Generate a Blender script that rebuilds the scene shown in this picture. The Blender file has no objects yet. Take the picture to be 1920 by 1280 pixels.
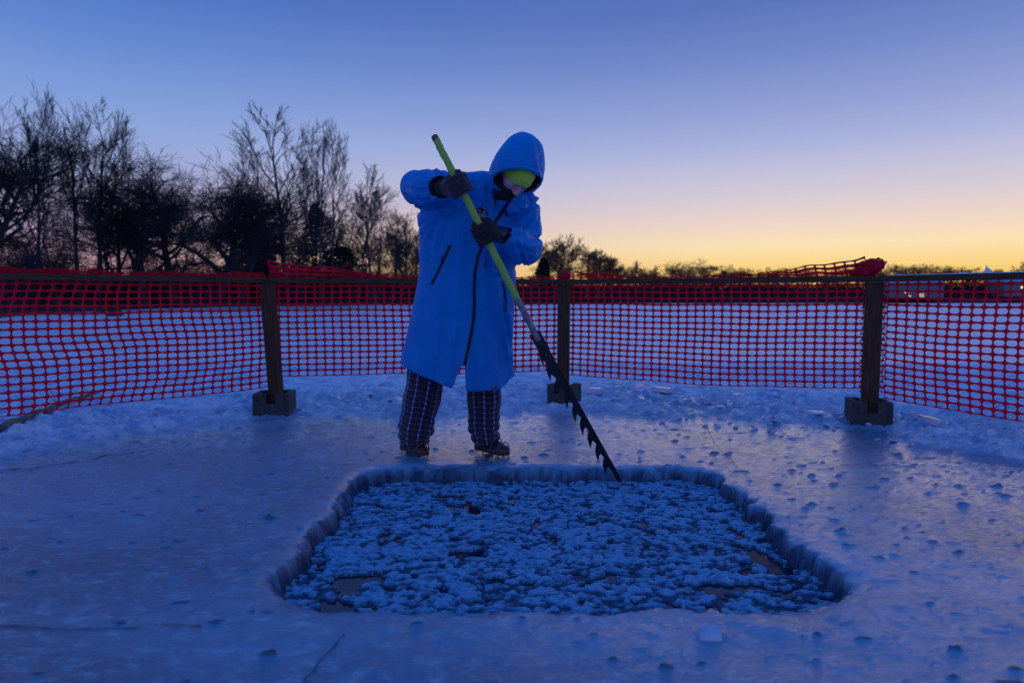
import bpy, math, random
import numpy as np
from mathutils import Vector, Matrix
from mathutils.bvhtree import BVHTree

random.seed(7)
S = bpy.context.scene
COL = S.collection
rad = math.radians

# ------------------------------------------------------------------ camera
CAMZ = 0.92
F = 1280.0                       # focal length in photo pixels (24 mm on a 36 mm sensor, 1920 px wide)
PITCH = math.atan(82 / 1280)
cam = bpy.data.cameras.new('camera')
cam.lens = 24; cam.sensor_width = 36; cam.clip_start = 0.05; cam.clip_end = 2000
cam.dof.use_dof = True; cam.dof.focus_distance = 3.75; cam.dof.aperture_fstop = 2.6
camo = bpy.data.objects.new('camera', cam); COL.objects.link(camo)
camo.location = (0, 0, CAMZ); camo.rotation_euler = (rad(90) - PITCH, 0, 0)
S.camera = camo

# ------------------------------------------------------------------ sky (dawn: sun still under the horizon, no direct light)
def lin(c):
    return tuple((x / 255 / 12.92 if x / 255 <= .04045 else ((x / 255 + .055) / 1.055) ** 2.4) for x in c)
W = bpy.data.worlds.new('World'); S.world = W; W.use_nodes = True
nt = W.node_tree; N = nt.nodes; L = nt.links
N.clear()
out = N.new('ShaderNodeOutputWorld'); bg = N.new('ShaderNodeBackground'); L.new(bg.outputs[0], out.inputs[0])
tc = N.new('ShaderNodeTexCoord'); nrm = N.new('ShaderNodeVectorMath'); nrm.operation = 'NORMALIZE'
L.new(tc.outputs['Generated'], nrm.inputs[0])
sx = N.new('ShaderNodeSeparateXYZ'); L.new(nrm.outputs[0], sx.inputs[0])
def M(op, a, b=None, clamp=False):
    n = N.new('ShaderNodeMath'); n.operation = op; n.use_clamp = clamp
    for i, v in enumerate((a, b)):
        if v is None: continue
        if isinstance(v, (int, float)): n.inputs[i].default_value = v
        else: L.new(v, n.inputs[i])
    return n.outputs[0]
elev = M('MULTIPLY', M('ARCSINE', sx.outputs[2]), 180 / math.pi / 90, True)
flat = M('SQRT', M('ADD', M('MULTIPLY', sx.outputs[0], sx.outputs[0]), M('MULTIPLY', sx.outputs[1], sx.outputs[1])))
GA = rad(32)
dot = M('DIVIDE', M('ADD', M('MULTIPLY', sx.outputs[0], math.sin(GA)), M('MULTIPLY', sx.outputs[1], math.cos(GA))), M('MAXIMUM', flat, 0.001))
glow = M('DIVIDE', M('SUBTRACT', dot, 0.48), 0.50, True)
away = M('MULTIPLY', M('SUBTRACT', 0.45, dot), 0.7, True)
def ramp(fac, stops):
    r = N.new('ShaderNodeValToRGB'); L.new(fac, r.inputs[0])
    el = r.color_ramp.elements
    while len(el) > 1: el.remove(el[-1])
    el[0].position = stops[0][0] / 90; el[0].color = lin(stops[0][1]) + (1,)
    for p, c in stops[1:]:
        e = el.new(p / 90); e.color = lin(c) + (1,)
    return r.outputs[0]
A = ramp(elev, [(0, (249, 186, 84)), (2.2, (251, 210, 122)), (4, (252, 226, 178)), (5.6, (240, 214, 198)), (7.8, (214, 203, 214)),
                (10, (190, 191, 220)), (12, (166, 176, 220)), (14.2, (146, 161, 213)), (18, (115, 137, 200)), (21.6, (92, 117, 188)), (30, (68, 108, 190)), (90, (56, 108, 200))])
B = ramp(elev, [(0, (205, 140, 128)), (3, (188, 150, 165)), (6, (170, 160, 196)), (9, (158, 168, 213)), (12, (143, 166, 219)),
                (14.3, (126, 156, 217)), (18, (98, 136, 208)), (21.7, (76, 117, 197)), (27, (62, 110, 196)), (45, (56, 108, 198)), (90, (56, 108, 200))])
D = ramp(elev, [(0, (130, 130, 196)), (6, (136, 140, 212)), (14, (124, 144, 220)), (25, (90, 130, 214)), (45, (66, 116, 206)), (90, (56, 108, 200))])
def mixc(f, a, b):
    m = N.new('ShaderNodeMix'); m.data_type = 'RGBA'; L.new(f, m.inputs['Factor']); L.new(a, m.inputs['A']); L.new(b, m.inputs['B'])
    return m.outputs['Result']
L.new(mixc(away, mixc(glow, B, A), D), bg.inputs[0])
bg.inputs[1].default_value = 1.0
S.view_settings.view_transform = 'Standard'; S.view_settings.look = 'None'
S.view_settings.exposure = 0.0; S.view_settings.gamma = 1.0; S.view_settings.use_curve_mapping = False
S.render.engine = 'CYCLES'
S.cycles.max_bounces = 6; S.cycles.transparent_max_bounces = 8
S.cycles.use_denoising = True

# ------------------------------------------------------------------ helpers
cp, sp = math.cos(PITCH), math.sin(PITCH)
def P(px, py, d):
    """world point that the photo shows at pixel px,py when it lies d metres ahead"""
    u = (px - 960) / F; v = (py - 640) / F
    dy = cp - v * sp; dz = -sp - v * cp
    k = d / dy
    return Vector((u * k, d, CAMZ + dz * k))
def G(px, py, z=0.0):
    v = (py - 640) / F
    dy = cp - v * sp; dz = -sp - v * cp
    return P(px, py, (z - CAMZ) / dz * dy)
def pxof(co):
    co = np.asarray(co, float); x = co[:, 0]; y = co[:, 1]; z = co[:, 2] - CAMZ
    f = y * cp - z * sp; u = y * sp + z * cp
    return 960 + F * x / f, 640 - F * u / f

def mesh(name, verts, faces, mats=None, parent=None, smooth=False, attrs=None, mi=None):
    me = bpy.data.meshes.new(name)
    verts = np.asarray(verts, dtype=np.float32)
    if isinstance(faces, np.ndarray):
        n, k = faces.shape
        me.vertices.add(len(verts)); me.vertices.foreach_set('co', verts.ravel())
        me.loops.add(n * k); me.loops.foreach_set('vertex_index', faces.ravel().astype(np.int32))
        me.polygons.add(n); me.polygons.foreach_set('loop_start', np.arange(0, n * k, k, dtype=np.int32))
        me.update(calc_edges=True)
    else:
        me.from_pydata(verts.tolist(), [], faces)
    if mats:
        for m in (mats if isinstance(mats, (list, tuple)) else [mats]): me.materials.append(m)
    if mi is not None: me.polygons.foreach_set('material_index', np.asarray(mi, dtype=np.int32))
    if smooth: me.polygons.foreach_set('use_smooth', np.ones(len(me.polygons), dtype=bool))
    if attrs:
        for k_, a in attrs.items():
            at = me.attributes.new(k_, 'FLOAT', 'POINT'); at.data.foreach_set('value', np.asarray(a, dtype=np.float32))
    me.update()
    o = bpy.data.objects.new(name, me); COL.objects.link(o)
    if parent is not None: o.parent = parent; o.matrix_parent_inverse = parent.matrix_world.inverted()
    return o
def tag(o, label=None, cat=None, group=None, kind=None):
    if label: o['label'] = label
    if cat: o['category'] = cat
    if group: o['group'] = group
    if kind: o['kind'] = kind
    return o
def empty(name, loc):
    o = bpy.data.objects.new(name, None); COL.objects.link(o); o.location = loc
    o.matrix_world = Matrix.Translation(loc)
    return o

def h2(ix, iy, seed=0):
    n = (ix.astype(np.int64) * 374761393 + iy.astype(np.int64) * 668265263 + seed * 974634777) & 0xffffffff
    n = ((n ^ (n >> 13)) * 1274126177) & 0xffffffff
    n = n ^ (n >> 16)
    return (n & 0xffffff) / float(0xffffff)
def vn(x, y, seed=0):
    ix = np.floor(x); iy = np.floor(y); fx = x - ix; fy = y - iy
    fx = fx * fx * (3 - 2 * fx); fy = fy * fy * (3 - 2 * fy)
    a = h2(ix, iy, seed); b = h2(ix + 1, iy, seed); c = h2(ix, iy + 1, seed); d = h2(ix + 1, iy + 1, seed)
    return (a * (1 - fx) + b * fx) * (1 - fy) + (c * (1 - fx) + d * fx) * fy
def fbm(x, y, o=4, seed=0):
    s = 0; a = .5
    for i in range(o):
        s = s + a * vn(x, y, seed + i); x = x * 2.03 + 7.1; y = y * 2.03 + 3.7; a *= .5
    return s
def vn3(x, y, z, seed=0):
    iz = np.floor(z); fz = z - iz; fz = fz * fz * (3 - 2 * fz)
    return vn(x + iz * 17.3, y + iz * 31.7, seed) * (1 - fz) + vn(x + (iz + 1) * 17.3, y + (iz + 1) * 31.7, seed) * fz
def sstep(a, b, x):
    t = np.clip((x - a) / (b - a), 0, 1); return t * t * (3 - 2 * t)

# ------------------------------------------------------------------ materials
def mat(name, col, rough=.6, col2=None, nscale=8, bump=0, bscale=60, spec=.5, metal=0, bdist=.004, stretch=(1, 1, 1), trans=0, emis=None, sheen=0):
    m = bpy.data.materials.new(name); m.use_nodes = True
    t = m.node_tree; b = t.nodes['Principled BSDF']
    b.inputs['Base Color'].default_value = tuple(col) + (1,)
    b.inputs['Roughness'].default_value = rough; b.inputs['Metallic'].default_value = metal
    b.inputs['Specular IOR Level'].default_value = spec
    if sheen: b.inputs['Sheen Weight'].default_value = sheen
    if emis:
        b.inputs['Emission Color'].default_value = tuple(emis[0]) + (1,); b.inputs['Emission Strength'].default_value = emis[1]
    co = t.nodes.new('ShaderNodeTexCoord'); mp = t.nodes.new('ShaderNodeMapping'); mp.inputs['Scale'].default_value = stretch
    t.links.new(co.outputs['Object'], mp.inputs[0])
    if col2 is not None:
        n = t.nodes.new('ShaderNodeTexNoise'); n.inputs['Scale'].default_value = nscale; n.inputs['Detail'].default_value = 6; n.inputs['Roughness'].default_value = .62
        t.links.new(mp.outputs[0], n.inputs['Vector'])
        r = t.nodes.new('ShaderNodeValToRGB'); r.color_ramp.elements[0].position = .36; r.color_ramp.elements[1].position = .66
        r.color_ramp.elements[0].color = tuple(col) + (1,); r.color_ramp.elements[1].color = tuple(col2) + (1,)
        t.links.new(n.outputs[0], r.inputs[0]); t.links.new(r.outputs[0], b.inputs['Base Color'])
    if bump:
        n = t.nodes.new('ShaderNodeTexNoise'); n.inputs['Scale'].default_value = bscale; n.inputs['Detail'].default_value = 5
        t.links.new(mp.outputs[0], n.inputs['Vector'])
        bp = t.nodes.new('ShaderNodeBump'); bp.inputs['Strength'].default_value = bump; bp.inputs['Distance'].default_value = bdist
        t.links.new(n.outputs[0], bp.inputs['Height']); t.links.new(bp.outputs[0], b.inputs['Normal'])
    if trans:
        tr = t.nodes.new('ShaderNodeBsdfTranslucent'); tr.inputs[0].default_value = tuple(col) + (1,)
        mx = t.nodes.new('ShaderNodeMixShader'); mx.inputs[0].default_value = trans
        t.links.new(b.outputs[0], mx.inputs[1]); t.links.new(tr.outputs[0], mx.inputs[2])
        t.links.new(mx.outputs[0], t.nodes['Material Output'].inputs[0])
    return m

# ground: ice and crusted snow share one sheet; vertex attribute 'snow' says which
def ground_mat():
    m = bpy.data.materials.new('ice_and_snow'); m.use_nodes = True
    t = m.node_tree; n = t.nodes; l = t.links; b = n['Principled BSDF']
    at = n.new('ShaderNodeAttribute'); at.attribute_name = 'snow'
    wl = n.new('ShaderNodeAttribute'); wl.attribute_name = 'wall'
    co = n.new('ShaderNodeTexCoord')
    def noise(scale, detail=5, st=(1, 1, 1), rough=.6, dist=0):
        mp = n.new('ShaderNodeMapping'); mp.inputs['Scale'].default_value = st; l.new(co.outputs['Object'], mp.inputs[0])
        x = n.new('ShaderNodeTexNoise'); x.inputs['Scale'].default_value = scale; x.inputs['Detail'].default_value = detail
        x.inputs['Roughness'].default_value = rough; x.inputs['Distortion'].default_value = dist
        l.new(mp.outputs[0], x.inputs['Vector']); return x.outputs[0]
    def rmp(f, *st):
        r = n.new('ShaderNodeValToRGB'); l.new(f, r.inputs[0]); e = r.color_ramp.elements
        e[0].position, e[0].color = st[0][0], tuple(st[0][1]) + (1,); e[1].position, e[1].color = st[-1][0], tuple(st[-1][1]) + (1,)
        for p, c in st[1:-1]:
            q = e.new(p); q.color = tuple(c) + (1,)
        return r.outputs[0]
    def mx(f, a, b_, mode='MIX'):
        x = n.new('ShaderNodeMix'); x.data_type = 'RGBA'; x.blend_type = mode
        for k, v in (('Factor', f), ('A', a), ('B', b_)):
            if isinstance(v, (int, float)): x.inputs[k].default_value = v
            elif isinstance(v, tuple): x.inputs[k].default_value = v + (1,)
            else: l.new(v, x.inputs[k])
        return x.outputs['Result']
    ice = rmp(noise(1.1, 8, (1, 1.3, 1), .62, .4), (.3, (.05, .25, .40)), (.5, (.12, .40, .60)), (.7, (.24, .54, .78)))
    frost = rmp(noise(14, 8, (1, 1.6, 1), .7), (.5, (0, 0, 0)), (.72, (1, 1, 1)))
    big = rmp(noise(.33, 3, (1, 1, 1), .5), (.38, (.60, .64, .70)), (.62, (1, 1, 1)))
    ice = mx(1.0, ice, big, 'MULTIPLY')
    ca = n.new('ShaderNodeAttribute'); ca.attribute_name = 'clear'  # mask of the painted foreground corner shade, not a kind of ice
    ice = mx(ca.outputs['Fac'], ice, (.004, .105, .19))  # darkens the ice colour itself at the near left and front, as a vignette
    ice = mx(frost, ice, (.30, .54, .68))
    pit = rmp(noise(26, 3, (1, 1.7, 1), .5), (.23, (1, 1, 1)), (.29, (0, 0, 0)))
    ice = mx(pit, ice, (.06, .10, .22))
    snow = rmp(noise(5, 8, (1, 1, 1), .7), (.36, (.22, .36, .60)), (.5, (.56, .65, .80)), (.62, (.84, .87, .92)))
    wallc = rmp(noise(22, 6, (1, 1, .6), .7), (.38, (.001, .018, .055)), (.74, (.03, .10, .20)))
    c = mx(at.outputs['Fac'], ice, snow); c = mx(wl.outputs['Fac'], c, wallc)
    l.new(c, b.inputs['Base Color'])
    ri = n.new('ShaderNodeMapRange'); l.new(noise(7, 6, (1, 1, 1), .7), ri.inputs[0])
    ri.inputs[1].default_value = .35; ri.inputs[2].default_value = .65; ri.inputs[3].default_value = .09; ri.inputs[4].default_value = .30
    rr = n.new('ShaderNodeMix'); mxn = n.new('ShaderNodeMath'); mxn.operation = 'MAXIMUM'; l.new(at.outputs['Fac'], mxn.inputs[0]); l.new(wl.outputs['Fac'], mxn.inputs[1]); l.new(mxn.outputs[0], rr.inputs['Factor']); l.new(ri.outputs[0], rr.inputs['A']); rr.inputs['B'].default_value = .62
    l.new(rr.outputs['Result'], b.inputs['Roughness'])
    b.inputs['Specular IOR Level'].default_value = .8; b.inputs['IOR'].default_value = 1.36
    b1 = n.new('ShaderNodeBump'); b1.inputs['Strength'].default_value = .55; b1.inputs['Distance'].default_value = .012
    l.new(noise(19, 7, (1, 2.2, 1), .68), b1.inputs['Height'])
    cw = n.new('ShaderNodeMath'); cw.operation = 'SUBTRACT'; cw.inputs[0].default_value = 1; cw.use_clamp = True; sm = n.new('ShaderNodeMath'); sm.operation = 'ADD'; l.new(at.outputs['Fac'], sm.inputs[0]); l.new(wl.outputs['Fac'], sm.inputs[1]); l.new(sm.outputs[0], cw.inputs[1]); l.new(cw.outputs[0], b.inputs['Coat Weight'])
    b.inputs['Coat Roughness'].default_value = .07; b.inputs['Coat IOR'].default_value = 1.75
    b3 = n.new('ShaderNodeBump'); b3.inputs['Strength'].default_value = .8; b3.inputs['Distance'].default_value = .011
    l.new(noise(15, 8, (1, 2.8, 1), .72, .6), b3.inputs['Height']); l.new(b3.outputs[0], b.inputs['Coat Normal'])
    b4 = n.new('ShaderNodeBump'); b4.inputs['Strength'].default_value = .25; b4.inputs['Distance'].default_value = .003
    l.new(noise(62, 5, (1, 2.2, 1), .7, .4), b4.inputs['Height']); l.new(b3.outputs[0], b4.inputs['Normal']); l.new(b4.outputs[0], b.inputs['Coat Normal'])
    b2 = n.new('ShaderNodeBump'); b2.inputs['Strength'].default_value = .22; b2.inputs['Distance'].default_value = .003
    l.new(noise(120, 4, (1, 1.3, 1), .6), b2.inputs['Height']); l.new(b1.outputs[0], b2.inputs['Normal'])
    l.new(b2.outputs[0], b.inputs['Normal'])
    return m
MG = ground_mat()

# ------------------------------------------------------------------ fence line
PL = Vector((-1.76 * .92 / .88, 5.30, 0)); PM = Vector((.437, 5.77, 0)); PR = Vector((2.574, 4.87, 0))
PLL = Vector((-3.73, 3.88, 0)); PRR = Vector((3.96, 2.98, 0))
FENCE = [PLL, PL, PM, PR, PRR]
def fence_sd(x, y):
    """>0 beyond the fence, metres"""
    best = np.full(x.shape, 1e9); sg = np.ones(x.shape)
    pts = [PLL + (PLL - PL) * 3] + FENCE + [PRR + (PRR - PR) * 3]
    for a, b in zip(pts[:-1], pts[1:]):
        dx, dy = b.x - a.x, b.y - a.y; ll = dx * dx + dy * dy
        t = np.clip(((x - a.x) * dx + (y - a.y) * dy) / ll, 0, 1)
        d = np.hypot(x - a.x - t * dx, y - a.y - t * dy)
        s = ((x - a.x) * (-dy) + (y - a.y) * dx) / math.sqrt(ll)
        m = d < best; best = np.where(m, d, best); sg = np.where(m, np.sign(s), sg)
    return best * sg
# ------------------------------------------------------------------ hole
HX0, HX1, HY0, HY1 = -.80, 1.10, 1.945, 3.66
def hole_sd(x, y):
    """negative inside the cut hole"""
    skew = .05 * (y - HY0)
    cx, cy = (HX0 + HX1) / 2, (HY0 + HY1) / 2
    hx, hy, r = (HX1 - HX0) / 2, (HY1 - HY0) / 2, .26
    qx = np.abs(x - cx) - hx + r; qy = np.abs(y - cy) - hy + r
    d = np.hypot(np.maximum(qx, 0), np.maximum(qy, 0)) + np.minimum(np.maximum(qx, qy), 0) - r
    return d
WZ = -.078
lump_rng = np.random.RandomState(3)
def hgt(x, y, fine=True):
    d = hole_sd(x, y)
    e = d + (fbm(x * 7, y * 7, 3, 11) - .45) * .10 + (fbm(x * 15, y * 15, 3, 13) - .45) * .055 + (fbm(x * 50, y * 50, 2, 12) - .38) * .02 + .034
    f = fence_sd(x, y) + (fbm(x * 1.3, y * 1.3, 3, 31) - .45) * 1.1
    sn = sstep(-.55, -.1, f)
    far = sstep(.8, 2.2, fence_sd(x, y))
    z = (fbm(x * 1.1, y * 1.1, 3, 1) - .45) * .02 + (fbm(x * 6, y * 9, 4, 2) - .46) * .011
    near = sstep(1.6, .1, -f)
    z = z + (np.abs(fbm(x * 13 + y * 3, y * 30, 3, 6) - .44)) * (.006 + .024 * near) + sstep(.56, .62, fbm(x * 21, y * 31, 3, 8)) * (.0012 + .002 * near)
    dd = np.abs(d)
    z = z + .016 * sstep(.30, .05, d) * sstep(-.1, .02, d) * fbm(x * 7, y * 7, 3, 5)      # frozen slop thrown up round the rim
    rough = np.abs(fbm(x * 5.5, y * 8, 4, 3) - .47) * .13 + (fbm(x * 22, y * 30, 3, 4) - .45) * .075 + np.where(fbm(x * 11, y * 15, 3, 14) > .5, .016, 0)
    z = z + sn * (1 - .72 * far) * rough + sn * .004
    z = z * sstep(-.05, .09, d + .02)
    drop = sstep(.022, -.055, e)
    z = z * (1 - drop) - .30 * drop + sstep(.05, -.01, e) * ((fbm(x * 34, y * 34, 3, 81) - .45) * .030 + (fbm(x * 90, y * 90, 2, 82) - .4) * .012)
    z = z - .010 * sstep(.07, .0, e) * (1 - drop)
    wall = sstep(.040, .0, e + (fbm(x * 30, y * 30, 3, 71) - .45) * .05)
    snow = sn * sstep(.2, .7, .42 + .9 * (fbm(x * .8, y * 1.6, 4, 21) - .25) + .20 * far)
    return z, snow, wall, d

YH = 558
ncol = 540
rows = []
d = .86
while d < 9.6:
    rows.append(d); d += max(.0045, d * d / (F * CAMZ) * 1.35)
rows = np.array(rows); us = np.linspace(-1.2, 1.2, ncol)
X = us[None, :] * rows[:, None]; Y = np.repeat(rows[:, None], ncol, 1)
Z, SN, WL, HD = hgt(X, Y)
# frozen chips and lumps stuck on the ice
for i in range(4200):
    yy = 1.3 + 4.4 * lump_rng.rand() ** .62; xx = (lump_rng.rand() * 2 - 1) * .8 * yy
    r = .0028 + .013 * lump_rng.rand() ** 8; h = r * (.3 + .5 * lump_rng.rand()); elo = 1.0 + 1.5 * lump_rng.rand()
    i0, i1 = np.searchsorted(rows, [yy - r * 2, yy + r * 2]); j0, j1 = np.searchsorted(us, [(xx - r * 3) / yy, (xx + r * 3) / yy])
    if i1 <= i0 or j1 <= j0: continue
    sl = (slice(i0, i1), slice(j0, j1))
    q = np.hypot((X[sl] - xx) / elo, Y[sl] - yy) / r + (vn(X[sl] * 60, Y[sl] * 60, i) - .5) * .9
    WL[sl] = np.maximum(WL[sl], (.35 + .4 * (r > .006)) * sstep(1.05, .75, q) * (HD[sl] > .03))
    Z[sl] += h * np.clip(1 - q * q, 0, 1) ** .6 * (.5 + vn(X[sl] * 110, Y[sl] * 130, 5)) * (HD[sl] > .03)
# blend to a flat border
wob = (fbm(X * 1.6, Y * 1.6, 4, 91) - .45) * 1.5
CORNER_SHADE = sstep(1.5, .2, np.hypot((X + 1.75) * .8, Y - 1.75) + wob) * .9 + sstep(.9, .1, np.hypot((X - .1) * .5, (Y - 1.45) * 2.2) + wob * .5) * .45   # vignette-like shade at the near left corner and front, painted into ice colour
edge = np.minimum(sstep(1.2, 1.1, np.abs(us))[None, :], (sstep(9.5, 8.6, rows) * sstep(.86, .95, rows))[:, None])
Z = Z * edge
idx = np.arange(len(rows) * ncol).reshape(len(rows), ncol)
Fc = np.stack([idx[:-1, :-1], idx[:-1, 1:], idx[1:, 1:], idx[1:, :-1]], -1).reshape(-1, 4)
cut = (HD < -.13).ravel()
Fc = Fc[~cut[Fc].all(1)]
g = mesh('frozen_lake', np.stack([X.ravel(), Y.ravel(), Z.ravel()], 1), Fc, MG, smooth=True, attrs={'snow': SN.ravel(), 'wall': WL.ravel(), 'clear': CORNER_SHADE.ravel()})  # 'clear' carries the corner shade painted into the ice colour
tag(g, kind='structure')
# lake around and beyond (flat windswept snow)
def lake_mat():
    m = mat('windswept_snow', (.60, .66, .80), .42, (.90, .89, .91), .55, .6, 3.0, bdist=.05, stretch=(.5, 1.6, 1))
    return m
ML = lake_mat()
c0 = [(-1.2 * rows[0], rows[0]), (1.2 * rows[0], rows[0]), (1.2 * rows[-1], rows[-1]), (-1.2 * rows[-1], rows[-1])]
c1 = [(-700, -200), (700, -200), (700, 800), (-700, 800)]
vs = [(x, y, 0) for x, y in c0 + c1]
lk = mesh('snow_field', vs, [(0, 4, 5, 1), (1, 5, 6, 2), (2, 6, 7, 3), (3, 7, 4, 0)], ML); tag(lk, kind='structure')

# ------------------------------------------------------------------ water and slush in the hole
mw = mat('dark_water', (.004, .012, .03), .06, bump=.25, bscale=30, bdist=.003); 
w = mesh('lake_water', [(HX0 - .2, HY0 - .2, WZ - .004), (HX1 + .2, HY0 - .2, WZ - .004), (HX1 + .2, HY1 + .2, WZ - .004), (HX0 - .2, HY1 + .2, WZ - .004)], [(0, 1, 2, 3)], mw)
tag(w, kind='structure')
rs = np.random.RandomState(5)
st = .0052
gx = np.arange(HX0 - .1, HX1 + .1, st); gy = np.arange(HY0 - .1, HY1 + .1, st)
SX, SY = np.meshgrid(gx, gy)
SZ = .0015 + .006 * (fbm(SX * 60, SY * 70, 2, 50) - .42)
cover = fbm(SX * 2.2, SY * 2.2, 3, 41)
nl = 6800
for i in range(nl):
    xx = HX0 - .05 + (HX1 - HX0 + .1) * rs.rand(); yy = HY0 - .05 + (HY1 - HY0 + .1) * rs.rand()
    front = max(0, 1 - (yy - HY0) / .5)
    if rs.rand() < .45 * front ** .8: continue
    r = .008 + .016 * rs.rand() ** 1.4; hh = .004 + .009 * rs.rand() 
    el_ = 1.1 + 1.0 * rs.rand()
    j0, j1 = np.searchsorted(gx, [xx - r * 2.2, xx + r * 2.2]); i0, i1 = np.searchsorted(gy, [yy - r * 1.6, yy + r * 1.6])
    if i1 <= i0 or j1 <= j0: continue
    sl = (slice(i0, i1), slice(j0, j1))
    q2 = ((SX[sl] - xx) / el_) ** 2 + (SY[sl] - yy) ** 2
    q = np.sqrt(q2) / r + (vn(SX[sl] * 62, SY[sl] * 75, 9) - .5) * 1.0 + (vn(SX[sl] * 130, SY[sl] * 150, 19) - .5) * .4
    SZ[sl] = np.maximum(SZ[sl], hh * np.clip(1 - q * q, 0, 1) ** .6 + np.where(q < 1, .001, -.02))
gap = fbm(SX * 5.2, SY * 6.5, 4, 44) + .10 * (SY - HY0) / (HY1 - HY0)
SZ = SZ + (SZ > -.01) * .010 * (fbm(SX * 9, SY * 11, 3, 48) - .45)
SZ = SZ - .03 * sstep(.315, .28, gap) - .02 * sstep(.31, .27, fbm(SX * 17, SY * 22, 3, 49))
SZ += (fbm(SX * 120, SY * 130, 2, 45) - .4) * .010 * (SZ > 0) + (fbm(SX * 38, SY * 50, 2, 46) - .4) * .010 * (SZ > 0)
ins = hole_sd(SX, SY) < .06
SZ = SZ + WZ
si = np.arange(SX.size).reshape(SX.shape)
SF = np.stack([si[:-1, :-1], si[:-1, 1:], si[1:, 1:], si[1:, :-1]], -1).reshape(-1, 4)
keep = ins.ravel()[SF].all(1) & ((SZ.ravel()[SF] > WZ - .012).any(1))
ms = mat('slush_ice', (.08, .31, .52), .5, (.24, .50, .70), 30, .9, 190, bdist=.004)
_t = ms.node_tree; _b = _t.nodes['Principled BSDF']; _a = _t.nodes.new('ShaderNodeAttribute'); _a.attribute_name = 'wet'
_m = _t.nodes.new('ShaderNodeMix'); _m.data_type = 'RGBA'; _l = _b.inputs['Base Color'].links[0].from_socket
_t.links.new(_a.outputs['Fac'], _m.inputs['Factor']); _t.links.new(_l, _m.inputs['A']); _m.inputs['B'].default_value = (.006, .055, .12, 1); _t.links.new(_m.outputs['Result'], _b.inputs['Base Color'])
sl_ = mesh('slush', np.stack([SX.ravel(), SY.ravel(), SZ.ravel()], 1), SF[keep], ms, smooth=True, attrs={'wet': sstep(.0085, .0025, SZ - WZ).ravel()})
tag(sl_, kind='stuff')

# ------------------------------------------------------------------ cracks and chunks on the ice
def zat(x, y):
    z = hgt(np.array([x]), np.array([y]))[0][0]; return float(z)
mcr = mat('crack_dark_ice', (.02, .05, .12), .35)
def crack(pix, wid, jit):
    pts = []
    for (a, b) in zip(pix[:-1], pix[1:]):
        for k in range(9):
            t = k / 9; p = G(a[0] + (b[0] - a[0]) * t, a[1] + (b[1] - a[1]) * t)
            pts.append(Vector((p.x + random.uniform(-jit, jit), p.y + random.uniform(-jit, jit) * 1.5, 0)))
    v = []; f = []
    for i, p in enumerate(pts):
        q = pts[min(i + 1, len(pts) - 1)] - pts[max(i - 1, 0)]; n = Vector((-q.y, q.x, 0)).normalized()
        ww = wid * random.uniform(.5, 1.2)
        for s in (-1, 1):
            c = p + n * s * ww; v.append((c.x, c.y, zat(c.x, c.y) + .0035))
        if i: f.append((2 * i - 2, 2 * i - 1, 2 * i + 1, 2 * i))
    return v, f
allv, allf = [], []
for pix, wd, jt in (([(1322, 790), (1340, 830), (1372, 862), (1396, 890)], .0016, .004), ([(0, 1176), (130, 1184), (280, 1180)], .004, .002), ([(300, 1172), (390, 1180)], .0028, .002),
                    ([(650, 1190), (600, 1240), (560, 1290)], .002, .003), ([(0, 882), (60, 880), (170, 862), (300, 842)], .006, .008)):
    v, f = crack(pix, wd, jt); b = len(allv); allv += v; allf += [tuple(b + i for i in q) for q in f]
tag(mesh('ice_crack', allv, allf, mcr), kind='structure')

mchunk = mat('clear_ice_chunk', (.50, .58, .74), .14, (.66, .72, .84), 9, .4, 30, spec=.7)
mchunk2 = mat('frosted_ice_chunk', (.36, .44, .62), .3, (.62, .68, .80), 14, .5, 40)
def shard_mesh(seed, sx_, sy_, sz_):
    r = random.Random(seed); n = r.choice((4, 5, 5, 6))
    ang = sorted(r.uniform(0, 6.28) if n > 5 else (k + r.uniform(-.28, .28)) * 6.283 / n for k in range(n))
    vb = [(math.cos(a) * sx_ * r.uniform(.75, 1.1), math.sin(a) * sy_ * r.uniform(.75, 1.1)) for a in ang]
    v = [(x, y, -sz_ * .3) for x, y in vb] + [(x * r.uniform(.75, .97), y * r.uniform(.75, .97), sz_ * r.uniform(.75, 1.15)) for x, y in vb]
    f = [tuple(range(n - 1, -1, -1)), tuple(range(n, 2 * n))] + [(i, (i + 1) % n, n + (i + 1) % n, n + i) for i in range(n)]
    me = bpy.data.meshes.new('ice_shard'); me.from_pydata(v, [], f); me.materials.append(mchunk if seed % 3 else mchunk2)
    return me
protos = [shard_mesh(i, .05 + .02 * (i % 3), .035 + .01 * (i % 2), .014 + .006 * (i % 4)) for i in range(14)]
rk = random.Random(12)
def put_shard(px, py, s, me, tilt=.35):
    p = G(px, py); o = bpy.data.objects.new('ice_shard', me); COL.objects.link(o)
    o.location = (p.x, p.y, zat(p.x, p.y) + .004); o.scale = (s, s, s * rk.uniform(.7, 1.2))
    o.rotation_euler = (rk.uniform(-tilt, tilt), rk.uniform(-tilt, tilt), rk.uniform(0, 6.28)); return o
SH = 'broken pieces of clear ice along the fence'
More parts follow.
